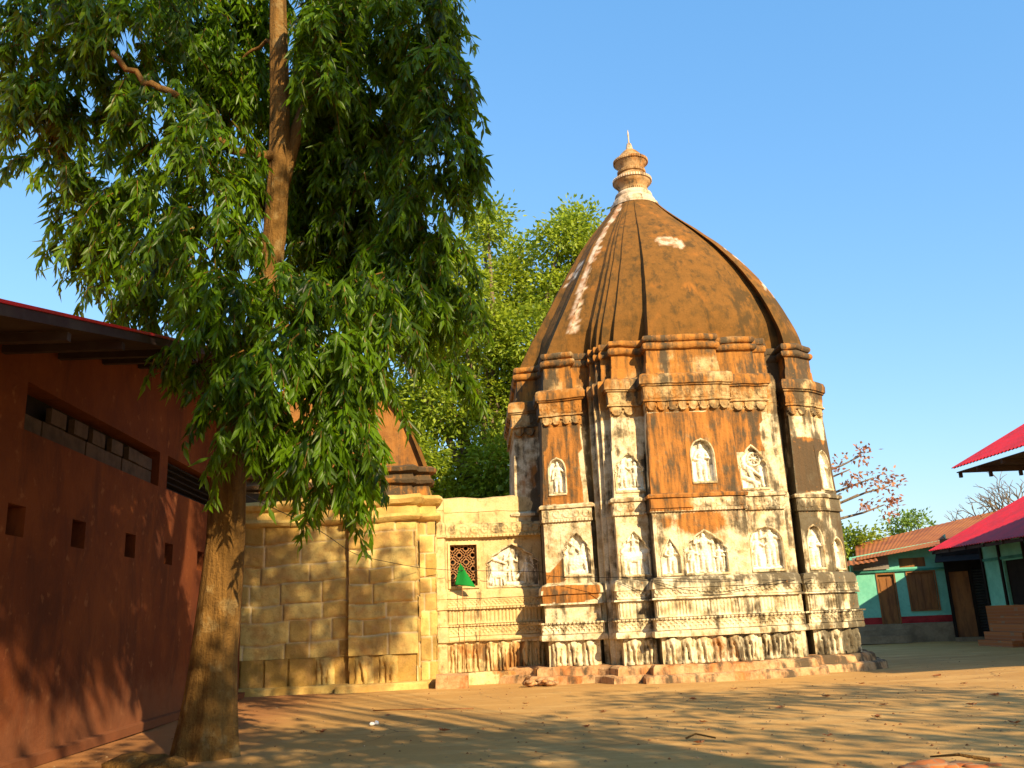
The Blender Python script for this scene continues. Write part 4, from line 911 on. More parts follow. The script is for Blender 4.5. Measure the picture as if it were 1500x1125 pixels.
# drooping clumps (world x, z at depth y) measured off the silhouette
CLUMPS = [(-6.72, 12.7, 10.92, 0.99, 0.88), (-5.1, 12.2, 10.53, 1.17, 0.85), (-4.31, 13.3, 11.46, 0.93, 0.82), (-6.58, 12.7, 9.43, 0.64, 0.64), (-6.09, 13.2, 9.85, 1.01, 0.78), (-4.55, 12.1, 8.91, 0.82, 0.72), (-3.95, 13.4, 10.45, 0.52, 0.92), (-6.34, 12.7, 8.42, 0.37, 0.47), (-5.62, 13.1, 8.43, 0.65, 0.65), (-3.72, 11.8, 8.04, 0.69, 0.89), (-4.79, 12.7, 7.63, 0.84, 0.84), (-5.54, 13.0, 7.16, 0.47, 0.63), (-3.63, 11.7, 6.61, 0.76, 0.76), (-4.58, 12.9, 6.37, 0.83, 0.62), (-3.15, 11.8, 5.73, 0.76, 0.76), (-3.74, 12.3, 5.15, 0.49, 0.53), (-2.5, 11.8, 5.91, 0.48, 0.57), (-1.67, 11.6, 5.76, 0.61, 0.38), (-1.88, 11.5, 5.0, 0.73, 0.64), (-2.66, 11.6, 4.68, 0.68, 0.64), (-1.48, 11.6, 4.36, 0.46, 0.64), (-3.07, 11.7, 4.06, 0.41, 0.54), (-2.31, 11.5, 3.81, 0.76, 0.53), (-1.52, 11.6, 3.53, 0.4, 0.54), (-3.09, 11.7, 3.51, 0.27, 0.4), (-1.99, 11.5, 3.22, 0.57, 0.4), (-1.65, 11.6, 2.78, 0.16, 0.26), (-1.17, 11.6, 3.11, 0.18, 0.27), (-1.67, 13.5, 11.56, 0.9, 0.84), (-0.56, 12.7, 10.96, 0.85, 0.79), (-0.13, 12.2, 9.59, 0.45, 0.75), (-1.34, 13.7, 10.2, 0.89, 0.95), (-0.16, 12.3, 8.47, 0.44, 0.73), (-1.4, 13.7, 8.77, 0.87, 0.87), (-2.32, 14.0, 9.47, 0.42, 0.83), (-0.41, 12.7, 7.64, 0.53, 0.64), (0.11, 12.4, 7.99, 0.16, 0.52), (-1.83, 13.9, 7.93, 0.63, 0.69), (-0.88, 13.2, 6.94, 0.65, 0.65), (-1.7, 13.8, 7.21, 0.57, 0.45), (-0.14, 12.9, 6.8, 0.3, 0.64), (-0.4, 13.0, 6.06, 0.4, 0.63), (0.07, 12.7, 5.83, 0.13, 0.57), (-0.03, 12.7, 4.83, 0.12, 0.35), (-0.73, 13.3, 6.4, 0.43, 0.49), (-2.74, 14.3, 10.61, 0.49, 0.74), (-2.46, 14.2, 8.41, 0.47, 0.59), (-6.45, 12.7, 12.9, 1.71, 1.03), (-4.3, 13.0, 13.14, 1.53, 1.06), (-1.99, 13.2, 13.3, 1.45, 1.08), (-0.3, 12.7, 12.42, 0.81, 0.81), (-3.29, 13.7, 13.31, 0.74, 0.74), (-5.33, 12.7, 14.73, 2.13, 1.3), (-2.58, 13.0, 15.18, 1.96, 1.35)]
CLUMPS += [(-2.45, 14.3, 10.9, .6, .7), (-2.2, 14.4, 9.9, .6, .8), (-2.4, 14.3, 8.9, .6, .8), (-2.5, 14.3, 7.7, .55, .8), (-2.3, 14.2, 6.8, .5, .6), (-2.0, 14.3, 8.0, .6, .7), (-3.6, 14.4, 10.9, .5, .7), (-3.7, 14.4, 9.2, .45, .7), (-3.5, 14.3, 8.0, .5, .6), (-3.3, 14.6, 9.9, .5, .6), (-2.35, 13.5, 10.2, .4, .8), (-2.2, 13.6, 11.4, .5, .8), (-2.3, 13.5, 9.0, .35, .6), (-4.0, 13.9, 11.6, .7, .7), (-4.2, 13.7, 10.3, .6, .7), (-3.6, 13.6, 12.0, .6, .5), (-6.0, 13.2, 7.6, .45, .6), (-5.2, 12.8, 6.6, .5, .6), (-1.95, 12.0, 11.0, .35, .6), (-2.0, 12.0, 10.3, .35, .5), (-2.05, 12.2, 9.6, .3, .45), (-.98, 11.9, 5.3, .32, .4), (-.95, 12.2, 6.0, .35, .45), (-1.1, 11.8, 4.6, .3, .35)]
rs = np.random.RandomState(21)
anch, outv = [], []
for (x, y, z, a, b) in CLUMPS:
    n = int((64 + 34 * (x > -2.9 and z > 6) + 26 * (z > 9)) * max(a * b, .06)) + 5
    if z > 12: n = int(n * .55)
    q = unit(rs.normal(size=(n, 3))) * (rs.uniform(.25, 1, (n, 1)) ** .5)
    P = np.array([x - .12 * (x > -1.5) - .12 * (x > -1.9 and z < 5.2), y, z + .30 + .22 * (z < 4.6)]) + q * np.array([a, max(.45, a * .9), b]) * .8
    anch.append(P); outv.append(q * np.array([1, 1, 0]) + 1e-3)
anch = np.vstack(anch); outv = np.vstack(outv)
keep = np.ones(len(anch), bool)
for dzz in (0.1, -.35, -.8, -1.2):
    for dx in (-.12, .0, .12):
        u, vv = cam_uv(anch + np.array([dx, 0, dzz])); keep &= ~((u > 383) & (u < 430) & (vv > 62) & (vv < 362) & (anch[:, 1] < 13.4))
anch, outv = anch[keep], outv[keep]
(LV, LFc, LT), tw = sprays(anch, rs, outv=outv, nleaf=(22, 36))
# limbs reaching from the trunk into the clumps
def limb_mesh(mb, start, end, r0, r1, sag=.25, n=9, seed=0):
    s = np.linspace(0, 1, n)[:, None]; a, b = np.array(start, float), np.array(end, float)
    pts = a + (b - a) * s + np.array([0, 0, 1.0]) * (sag * np.sin(math.pi * s)) + np.random.RandomState(seed).normal(0, .04, (n, 3)) * np.sin(math.pi * s)
    mb.tube(pts, np.linspace(r0, r1, n), 8)
loc = lambda q: np.array(q) - TB
for i, (x, y, z, a, b) in enumerate(CLUMPS[:47]):
    if i % 3 or i in (39, 33, 36, 42) or (z > 7.2 and i != 6): continue
    zt = min(max(z + .25 + .10 * abs(x + 3), 4.4), 12); xt = float(np.interp(zt, kz, kx)); lm = MB()
    limb_mesh(lm, (xt - TB[0], 0, zt), loc((x, y, z + .15)), .04 + .012 * (abs(x + 3) > 2), .014, .3, 9, i); lm.build('limb', MT['bark'], ash, True)
lm = MB(); limb_mesh(lm, (float(np.interp(8.8, kz, kx)) - TB[0] - .1, -.1, 8.75), loc((-3.75, 11.9, 8.75)), .085, .05, -.12, 9, 3); limb_mesh(lm, loc((-4.1, 11.6, 9.15)), loc((-5.0, 11.4, 9.75)), .05, .04, -.08, 9, 5); lm.build('limb', MT['bark'], ash, True)
crown = fast_link('crown', LV - TB, LFc, MT['leaf'], ash, LT)
tw.v = [tuple(np.array(q) - TB) for q in tw.v]; tw.build('twig', MT['bark'], crown)

def blob_tree(name, base, label, blobs, nper, leafL, leafW, mat, trunk_r, group=None, seed=0, bark='bark2', height=None, cl=0.35, up=.2, ncl=None, lz=.45, lr=.5):
    rs = np.random.RandomState(seed); base = np.array(base, float)
    root = empty(name, tuple(base), label, 'tree', group)
    P, D, N_ = [], [], []; T = []
    mb = MB()
    for (x, y, z, a, b) in blobs:
        c = np.array([x, y, z]); nc = max(3, int((ncl or nper) * a * b))
        dirs = unit(rs.normal(size=(nc, 3))); cc = c + dirs * np.array([a, a, b]) * rs.uniform(.45, 1.0, (nc, 1))
        for q, dd in zip(cc, dirs):
            k = rs.randint(14, 26); off = rs.normal(size=(k, 3)) * cl * rs.uniform(.6, 1.2) * np.array([1, 1, .7])
            P.append(q + off); d = unit(off + dd * .3 + rs.normal(0, .3, (k, 3)) + np.array([0, 0, -.25 + up])); D.append(d)
            nn = unit(rs.normal(0, .6, (k, 3)) + np.array([0, 0, 1.0])); N_.append(nn); T.append(np.clip(rs.normal(.5, .22) + rs.normal(0, .18, k), 0, 1))
        top = np.array([base[0] + (x - base[0]) * .15, base[1] + (y - base[1]) * .15, base[2] + (z - base[2]) * lz])
        s = np.linspace(0, 1, 6)[:, None]; pts = top + (c - top) * s + rs.normal(0, .08, (6, 3)) * np.sin(math.pi * s); mb.tube(pts - base, np.linspace(trunk_r * lr, trunk_r * lr * .24, 6), 6)
    P, D, N_ = np.vstack(P), np.vstack(D), np.vstack(N_); n = len(P)
    V, F, Tn = leaf_mesh(P - base, D, N_, rs.uniform(*leafL, n), rs.uniform(*leafW, n), np.concatenate(T))
    h = height or (max(q[2] for q in blobs) - base[2]) * .75
    zf = np.linspace(-.1, h, 14); path = [(.12 * math.sin(z * .7 + seed), .1 * math.cos(z), z) for z in zf]
    tv, tf = trunk_mesh(path, np.linspace(trunk_r, trunk_r * .3, 14), 14, True, seed); link('trunk', tv, tf, MT[bark], root, True)
    mb.build('limb', MT[bark], root, True)
    fast_link('crown', V, F, mat, root, Tn); return root

# big bright tree behind the link hall
rs = np.random.RandomState(5); bl = []
for (x, z, a) in [(-2.6, 8.2, 1.7), (-.6, 7.8, 1.8), (1.4, 8.0, 1.7), (-3.0, 11, 1.8), (-.9, 10.8, 2.0), (1.5, 10.9, 2.0), (3.2, 9.5, 1.7), (-1.6, 13.6, 1.9), (.8, 13.7, 2.0), (3.0, 13.0, 1.9), (-.4, 16.3, 1.7), (1.9, 16.4, 1.7), (4.0, 15.6, 1.7), (1.1, 18.8, 1.1), (2.6, 18.3, 1.0), (4.4, 18.2, 1.2), (5.5, 18.9, 1.0), (6.2, 17.6, 1.2), (5.2, 16.8, 1.3), (1.0, 19.9, .5), (5.2, 20.1, .45), (-3.4, 14.0, 1.2), (-4.4, 9.5, 1.6), (1.5, 6.3, 1.5), (-1, 6.0, 1.6), (3.2, 6.5, 1.5)]:
    bl.append((x, 38 + rs.uniform(-1.8, 1.8), z, a, a * .85))
blob_tree('broadleaf_tree', (1.2, 38.5, 0), 'tall bright yellow-green leafy tree rising behind the hall and tower', bl, 64, (.18, .30), (.10, .16), MT['leaf2'], .45, seed=4, cl=.36)
blob_tree('red_leaf_tree', (12.4, 39.5, 0), 'thin branching tree with sparse reddish leaves beside the tower edge', [(16.6, 38, 7.3, .9, .6), (17.6, 38, 6.9, .8, .45), (18.2, 38, 6.5, .55, .7), (16.8, 38, 6.2, .7, .5), (17.9, 38, 5.7, .5, .55), (17.2, 38, 7.9, .4, .3)], 4.2, (.16, .26), (.10, .15), MT['leaf3'], .22, seed=9, cl=.20, height=7.0, ncl=9, lz=.78)
blob_tree('leafy_bush', (16.9, 40, 0), 'dull green bush behind the rust roofed shop next to the tower', [(16.7, 40, 4.5, .9, .55), (17.6, 40, 4.4, .8, .5), (16.2, 40, 3.6, 1.2, .8), (17.3, 40, 3.3, 1.2, .8)], 60, (.16, .24), (.09, .13), MT['leaf2'], .14, seed=12, cl=.25)
blob_tree('young_tree', (20.2, 41, 0), 'small fresh green tree top above the rust roof', [(20.0, 41, 5.15, .75, .35), (20.8, 41, 5.3, .6, .3), (20.4, 41, 4.4, 1.2, .6)], 60, (.16, .24), (.09, .13), MT['leaf4'], .14, seed=14, cl=.24)
# bare tree
bt = empty('bare_tree', (24.2, 39.5, 0), 'leafless pale branching tree above the red roof', 'tree')
rs = np.random.RandomState(3); mbt = MB()
def grow(p, d, L, rr, dep):
    e = p + d * L; m = (p + e) / 2 + rs.normal(0, .06 * L, 3); mbt.tube([p, m, e], [rr, rr * .85, rr * .7], 6)
    if dep == 0: return
    for k in range(3 if dep > 2 else 2): grow(e, unit(d + rs.normal(0, .55, 3) + np.array([-.1, 0, .12])), L * rs.uniform(.6, .85), rr * .62, dep - 1)
zf = np.linspace(-.1, 3.6, 10); tv, tf = trunk_mesh([(-.03 * z * z * .3, 0, z) for z in zf], np.linspace(.2, .13, 10), 12, True, 2); link('trunk', tv, tf, MT['bark2'], bt, True)
for k in range(5): grow(np.array([-.1, 0, 3.5]), unit(np.array([-.75 + .32 * k, rs.normal(0, .3), .75])), 1.15, .085, 4)
mbt.build('branch', MT['bark2'], bt, True)

# trees standing behind the photographer: they give the courtyard its broken shade
def shade_tree(base, blobs, seed, label, nper=7, cl=.5): return blob_tree('shade_tree', base, label, blobs, nper, (.30, .46), (.12, .19), MT['leaf4'], .3, 'shade trees behind the viewpoint', seed, 'bark2', cl=cl, lr=.16)
def cloud(c, R_, n, sd, a=(.8, 1.3)):
    rs = np.random.RandomState(sd); o = []
    for _ in range(n):
        q = unit(rs.normal(size=3)) * rs.uniform(.2, 1) ** .5; s = rs.uniform(*a); o.append((c[0] + q[0] * R_[0], c[1] + q[1] * R_[1], c[2] + q[2] * R_[2], s, s * .7))
    return o
shade_tree((9.5, -4.0, 0), cloud((5.7, 5.2, 13.2), (2.8, 1.7, 2.2), 20, 31) + cloud((5.4, 2.0, 15.6), (1.5, 1.4, 1.7), 7, 35) + cloud((-.6, 2.0, 16.3), (1.5, 1.5, 1.4), 6, 36), 31, 'tall spreading tree standing to the right behind the viewpoint', 10)
shade_tree((16.5, -3.0, 0), cloud((12.4, 1.2, 7.6), (5.2, 3.8, 1.4), 27, 32, (.6, 1.0)), 32, 'low spreading tree furthest right behind the viewpoint', 10)
slant = [(-1.4, 4.3, 8.4), (-.6, 4.2, 8.2), (.3, 3.9, 8.9), (-1.0, 3.9, 9.8), (-.5, 4.6, 9.6), (-1.0, 3.6, 8.6), (0.0, 3.2, 9.0), (.3, 2.8, 10.2), (.2, 1.6, 9.2), (1.0, 1.4, 10.4), (.6, .4, 9.6), (1.6, .2, 10.8), (1.2, -.8, 9.8), (2.2, -1.0, 11.4), (1.8, -2.0, 10.6), (2.9, -2.2, 12.2), (-2.6, 4.2, 8.6), (-1.8, 3.0, 9.4), (-.8, 2.0, 9.8), (-.4, .6, 10.4)]
shade_tree((-1.5, -4.5, 0), [(x - .75, y, z, 1.1, .95) for x, y, z in slant], 33, 'dense tree directly behind the viewpoint', 13)
shade_tree((7.5, -5.0, 0), cloud((5.4, -.8, 7.5), (3.2, 2.6, 1.2), 28, 34, (.7, 1.1)), 34, 'low leafy tree between the others behind the viewpoint', 11)

# ---------------------------------------------------------------- shops and roofs on the right
MT['teal'] = mat_simple('teal_paint', (0.20, 0.56, 0.42), (0.14, 0.46, 0.34), 1.2, .8, .25)
MT['tealdark'] = mat_simple('teal_trim', (0.05, 0.25, 0.19), None, 2, .8, .2)
MT['redpaint'] = mat_simple('red_skirting', (0.38, 0.03, 0.03), None, 2, .8, .2)
MT['wood'] = mat_simple('brown_wood', (0.28, 0.115, 0.03), (0.17, 0.065, 0.02), 5, .6, .3, .3, 0, (1, 1, .2))
MT['rusttin'] = mat_simple('rusty_tin', (0.36, 0.125, 0.035), (0.26, 0.085, 0.03), .9, .7, .15, .2)
MT['cement'] = mat_simple('old_cement', (0.30, 0.23, 0.14), (0.20, 0.15, 0.09), 1.6, .9, .5)
MT['shutter'] = mat_simple('grey_shutter', (0.035, 0.036, 0.037), (0.025, 0.024, 0.022), 3, .6, .1, .3)
MT['greywood'] = mat_simple('grey_boards', (0.26, 0.22, 0.18), (0.16, 0.13, 0.10), 4, .8, .3, .2, 0, (.3, .3, 3))
tb = NT('orange_brick'); vv = tb.coord(); bk = tb.n('TexBrick', None, Vector=tb.n('Mapping', None, Vector=tb.n('TexCoord').outputs['Object'], Rotation=(math.pi / 2, 0, 0)).outputs[0], Color1=(0.46, 0.15, 0.04, 1), Color2=(0.34, 0.10, 0.03, 1), Mortar=(0.30, 0.17, 0.09, 1), Scale=1.0)
bk.inputs['Brick Width'].default_value = .30; bk.inputs['Row Height'].default_value = .11; bk.inputs['Mortar Size'].default_value = .008
nb = tb.noise(vv, 3, 5); tb.bsdf(tb.mix(tb.math('MULTIPLY', nb, .4), bk.outputs[0], (0.28, 0.10, 0.03)), .8, tb.bump(bk.outputs[1], .4, .01)); MT['brick'] = tb.m

def corrug(mb, O, eu, ev, pitch=.16, amp=.02, t=.012, eu2=None):
    """corrugated sheet: O corner, eu along the corrugations (slope), ev across"""
    O, eu, ev = map(lambda q: np.array(q, float), (O, eu, ev)); L = np.linalg.norm(ev); n = int(L / pitch * 6); nr = unit(np.cross(ev, eu)); nr = nr if nr[2] > 0 else -nr
    k = np.linspace(0, 1, n + 1); V = []
    for q in k:
        h = nr * amp * math.sin(2 * math.pi * q * L / pitch)
        for s in (0, .5, 1): V.append(O + ev * q + (eu if eu2 is None else eu * (1 - q) + np.array(eu2) * q) * s + h)
    m = len(V); V += [q - nr * t for q in V]; F = []
    for i in range(n):
        for s in range(2):
            a = i * 3 + s; F.append((a, a + 3, a + 4, a + 1)); F.append((m + a, m + a + 1, m + a + 4, m + a + 3))
        for s in (0, 2): a = i * 3 + s; F.append((a, m + a, m + a + 3, a + 3))
    mb.add(V, F)

# teal shop
s0 = np.array([15.75, 37.4]); s1 = np.array([19.3, 36.0])
shop = empty('teal_shop', (s0[0], s0[1], 0), 'low teal shop with rust tin roof, brown door and wooden shutter window', 'shop')
SF = Face((0, 0), tuple(s1 - s0)); sn = np.array([SF.n[0], SF.n[1], 0.0]); sdv = np.array([SF.d[0], SF.d[1], 0.0])
mb = MB(); wall_holes(SF, SF.L, .72, 3.35, [(1.0, 1.62, .72, 2.7), (2.15, 3.15, 1.25, 2.72), (1.9, 2.9, 2.95, 3.32)], .15, mb)
mb.add([SF.P(0, .72, 0).reshape(3), SF.P(0, .72, -4).reshape(3), SF.P(0, 3.35, -4).reshape(3), SF.P(0, 3.35, 0).reshape(3)], [(3, 2, 1, 0)])
mb.add([SF.P(SF.L, .72, 0).reshape(3), SF.P(SF.L, .72, -4).reshape(3), SF.P(SF.L, 4.2, -4).reshape(3), SF.P(SF.L, 4.2, 0).reshape(3)], [(0, 1, 2, 3)]); mb.add([SF.P(0, 3.35, 0).reshape(3), SF.P(SF.L, 3.35, 0).reshape(3), SF.P(SF.L, 3.98, 0).reshape(3), SF.P(0, 3.48, 0).reshape(3)], [(0, 1, 2, 3)]); mb.build('wall', MT['teal'], shop)
def panel(name, f, u0, u1, z0, z1, o, th, mat, parent):
    mb = MB(); n3 = np.array([f.n[0], f.n[1], 0]) * th; mb.slab([f.P(u0, z0, o).reshape(3), f.P(u1, z0, o).reshape(3), f.P(u1, z1, o).reshape(3), f.P(u0, z1, o).reshape(3)], n3); return mb.build(name, mat, parent)
panel('skirting', SF, 0.0, 1.0, .73, 1.0, .003, .012, MT['redpaint'], shop); panel('skirting', SF, 1.62, SF.L, .73, 1.0, .003, .012, MT['redpaint'], shop)
dr = panel('door', SF, 1.0, 1.62, .72, 2.7, -.12, .05, MT['wood'], shop)
for z in (.85, 1.45, 2.05):
    for u in (1.05, 1.33): panel('door_panel', SF, u, u + .24, z, z + .5, -.07, .02, MT['wood'], dr)
for (a, b, c_, d) in ((.94, 1.0, .72, 2.76), (1.62, 1.68, .72, 2.76), (1.0, 1.62, 2.7, 2.76)): panel('door_frame', SF, a, b, c_, d, .002, .03, MT['wood'], shop)
wn = panel('window', SF, 2.15, 3.15, 1.25, 2.72, -.12, .03, MT['wood'], shop)
for k in range(4): panel('shutter_leaf', SF, 2.18 + .243 * k, 2.18 + .243 * k + .22, 1.28, 2.69, -.09, .035, MT['wood'], wn)
for (a, b, c_, d) in ((2.09, 2.15, 1.19, 2.78), (3.15, 3.21, 1.19, 2.78), (2.15, 3.15, 2.72, 2.78), (2.15, 3.15, 1.19, 1.25)): panel('window_frame', SF, a, b, c_, d, .002, .04, MT['wood'], wn)
panel('vent_board', SF, 1.9, 2.9, 2.95, 3.32, -.1, .03, MT['wood'], shop)
panel('lintel_beam', SF, -.1, SF.L, 2.80, 2.88, .002, .08, MT['tealdark'], shop)
panel('name_board', SF, .1, 1.5, 2.92, 3.45, .10, .04, MT['greywood'], shop)
panel('step', SF, -.6, 1.9, 0, .30, .55, .3, MT['cement'], shop); panel('step', SF, -.5, 1.8, .0, .52, .28, .265, MT['cement'], shop)
panel('plinth', SF, -.2, SF.L, -.1, .715, -4, 4.27, MT['cement'], shop)
mb = MB()
so3 = np.array([s0[0], s0[1], 0]); e0, e1, g0, g1 = [np.array(q) - so3 for q in ((15.75, 36.7, 3.32), (19.2, 35.2, 3.80), (17.2, 40.0, 4.18), (23.4, 38.4, 5.35))]; corrug(mb, e0, g0 - e0, e1 - e0, .13, .008, eu2=g1 - e1)
mb.build('roof', MT['rusttin'], shop, True, 50)
mb = MB(); d0 = SF.P(-1.05, 3.02, 1.25).reshape(3); d1 = SF.P(1.05, 3.22, 1.25).reshape(3); corrug(mb, d0, -sn * 1.1 + np.array([0, 0, .22]), d1 - d0, .2, .018); mb.build('porch_roof', MT['rusttin'], shop, True, 50)

# dark shuttered stall
stall = empty('shuttered_stall', (18.7, 35.4, 0), 'dark stall with grey roller shutter and leaning plank door between the teal fronts', 'stall')
KF = Face((0, 0), (2.1, -1.25))
mb = MB(); wall_holes(KF, KF.L, 0, 3.95, [(.12, .82, 0.15, 2.65), (.95, 2.25, .15, 2.75)], .2, mb); mb.build('wall', MT['black'], stall)
dd = panel('plank_door', KF, .12, .82, .15, 2.65, -.16, .05, MT['wood'], stall); panel('door_brace', KF, .14, .80, 1.3, 1.42, -.11, .03, MT['wood'], dd); panel('door_brace', KF, .14, .80, 2.3, 2.42, -.11, .03, MT['wood'], dd)
panel('shutter_back', KF, .95, 2.25, .15, 2.75, -.17, .03, MT['black'], stall)
sh = MB()
for k in range(24): sh.tube([KF.P(.95, .2 + .107 * k, -.08).reshape(3), KF.P(2.25, .2 + .107 * k, -.08).reshape(3)], .05, 6)
sh.build('roller_shutter', MT['shutter'], stall)
mb = MB(); mb.slab([KF.P(-.25, 3.0, .9).reshape(3), KF.P(KF.L + .2, 3.0, .9).reshape(3), KF.P(KF.L + .2, 3.4, -.6).reshape(3), KF.P(-.25, 3.4, -.6).reshape(3)], (0, 0, .03)); mb.build('awning', MT['black'], stall)
panel('step', KF, 0, KF.L, -.05, .15, -.2, .55, MT['cement'], stall)

# range of shops under the lower red roof, fronting the courtyard
rg = empty('shop_range', (18.6, 33.6, 0), 'teal and black shop front on an orange brick base under the lower red tin roof', 'shop')
GF = Face((1.9, 0.15), (0.0, -10.0)); 
GF = Face((0.55, -0.2), (-.05, -9.5))
mb = MB(); wall_holes(GF, GF.L, 1.30, 3.7, [(1.5, 2.9, 1.3, 2.85), (4.4, 5.8, 1.3, 2.85)], .2, mb)
mb.add([GF.P(0, -.1, 0).reshape(3), GF.P(0, -.1, -5).reshape(3), GF.P(0, 3.7, -5).reshape(3), GF.P(0, 3.7, 0).reshape(3)], [(3, 2, 1, 0)]); mb.build('wall', MT['teal'], rg)
panel('black_shutter', GF, 1.5, 2.9, 1.3, 2.85, -.15, .05, MT['black'], rg); panel('black_shutter', GF, 4.4, 5.8, 1.3, 2.85, -.15, .05, MT['black'], rg)
for u in (.0, 1.32, 3.0, 4.2, 6.0): panel('post', GF, u, u + .12, 1.3, 3.72, .005, .06, MT['black'], rg)
panel('rail', GF, 0.12, 6, 2.9, 3.0, .003, .05, MT['tealdark'], rg)
panel('brick_base', GF, -.1, GF.L, -.1, 1.295, -5, 5.12, MT['brick'], rg)
for k in range(4): panel('brick_step', GF, 1.2 + .12 * k, 4.2 - .1 * k, -.1, .95 - .26 * k, .12 + .32 * k, .325, MT['brick'], rg)
mb = MB(); corrug(mb, (-1.2, .3, 3.42), (4.4, 0, 2.05), (0, -8.6, 0), .17, .022); mb.build('roof', MT['redtin'], rg, True, 50)
mb = MB(); mb.box((-1.1, -8.2, 3.28), (-1.04, .25, 3.38)); mb.build('eave_board', MT['redunder'], rg)
for k in range(8): mb = MB(); mb.obox((1.0, .1 - 1.15 * k, 4.32), (2.15, 0, 1.0), (0, .035, 0), (0, 0, .05)); mb.build('rafter', MT['redunder'], rg)

# open pavilion with the upper red roof
pv = empty('red_roof_pavilion', (16.2, 20, 0), 'open pavilion with bright red corrugated upper roof and dark underside', 'pavilion')
mb = MB(); corrug(mb, (-2.2, 5.15, 5.27), (6.0, 0, 3.05), (0, -12.5, 0), .17, .024); mb.build('roof', MT['redtin'], pv, True, 50)
mb = MB(); corrug(mb, (9.8, 5.15, 5.20), (-6.0, 0, 3.05), (0, -12.5, 0), .17, .024); mb.build('rear_roof', MT['redtin'], pv, True, 50)
mb = MB()
mb.slab([(-2.1, 5.1, 5.12), (9.7, 5.1, 5.12), (9.7, -7.3, 5.12), (-2.1, -7.3, 5.12)], (0, 0, .03)); mb.build('ceiling', MT['redunder'], pv)
for k in range(14): mb = MB(); mb.box((-2.05 + .9 * k, 5.02, 4.98), (-1.97 + .9 * k, 5.10, 5.115)); mb.build('rafter_end', MT['redunder'], pv)
for k in range(10): mb = MB(); mb.box((-2.1, 4.0 - 1.2 * k, 5.0), (9.6, 4.08 - 1.2 * k, 5.115)); mb.build('rafter', MT['redunder'], pv)
for y in (3.6, -.5, -4.6):
    mb = MB(); mb.box((.5, y - .16, -.1), (.82, y + .16, 5.1)); mb.build('column', MT['cement'], pv)
    mb = MB(); mb.box((6.9, y - .16, -.1), (7.2, y + .16, 5.1)); mb.build('column', MT['cement'], pv)

# ---------------------------------------------------------------- flag, cables, litter
fl = empty('green_flag', (-.34, 24.05, 0), 'small triangular green flag hanging on a thin bamboo stick before the lattice window', 'flag')
mb = MB(); mb.tube([(0, 0, 0), (.02, .1, 1.4), (-.02, .16, 3.12)], [.012, .010, .007], 6); mb.build('stick', MT['wood'], fl, True)
mb = MB(); mb.tube([(.36, .2, 0.35), (.42, .26, 1.2), (.5, .32, 2.5)], [.010, .008, .006], 6); mb.build('prop_stick', MT['wood'], fl, True)
nu = 14; V = []; F = []
A_, B_, C_ = np.array([-.04, .15, 3.10]), np.array([-.20, .12, 2.53]), np.array([.36, .05, 2.44])
for i in range(nu + 1):
    for j in range(nu + 1):
        s = i / nu; q = A_ * (1 - s) + (B_ * (1 - j / nu) + C_ * (j / nu)) * s; V.append(q + np.array([0, .05 * math.sin(5 * j / nu + 2 * s), 0]) * s)
for i in range(nu):
    for j in range(nu): F.append((i * (nu + 1) + j, (i + 1) * (nu + 1) + j, (i + 1) * (nu + 1) + j + 1, i * (nu + 1) + j + 1))
tf_ = NT('green_cloth'); b = tf_.n('BsdfDiffuse', None, Color=(0.02, 0.26, 0.05, 1)); tr = tf_.n('BsdfTranslucent', None, Color=(0.03, 0.35, 0.06, 1)); mx = tf_.n('MixShader', None, Fac=.3); tf_.t.links.new(b.outputs[0], mx.inputs[1]); tf_.t.links.new(tr.outputs[0], mx.inputs[2]); tf_.t.links.new(mx.outputs[0], tf_.out.inputs[0])
fo_ = link('cloth', V, F, tf_.m, fl, True); sm = fo_.modifiers.new('thickness', 'SOLIDIFY'); sm.thickness = .006
MT['cable'] = mat_simple('black_cable', (0.02, 0.018, 0.015), None, 5, .6, 0)
def cable(P, label):
    mb = MB(); P = np.array(P, float); k = np.linspace(0, len(P) - 1, 60); q = np.stack([np.interp(k, range(len(P)), P[:, i]) for i in range(3)], 1)
    for _ in range(4): q[1:-1] = (q[:-2] + 2 * q[1:-1] + q[2:]) / 4
    mb.tube(q, .008, 5); tag(mb.build('cable', MT['cable'], None, True), label, 'cable', 'cables strung across the temple walls')
cable([(-3.35, 12.9, 3.5), (-3.2, 18.5, 3.55), (-2.9, 22.2, 3.25), (-1.5, 23.55, 2.98), (-.6, 24.0, 2.9), (.1, 24.4, 2.88), (1.9, 23.9, 2.75), (1.95, 23.35, 2.6)], 'thin black cable sagging from the big tree past the stone wall')
cable([(1.82, 23.3, 2.62), (2.4, 22.9, 2.54), (3.2, 22.5, 2.48), (3.6, 22.15, 2.46), (4.4, 21.75, 2.38), (6.0, 21.75, 2.27), (7.9, 22.1, 2.2), (8.6, 22.75, 2.25)], 'thin taut cable crossing the tower above the lattice band')
cable([(3.6, 22.12, 2.44), (4.45, 21.76, 2.28), (5.0, 21.74, 2.08), (5.9, 21.74, 1.97), (6.9, 21.75, 2.12), (7.5, 22.0, 2.22), (8.4, 22.8, 2.1)], 'slack cable looping over the lattice band of the tower')

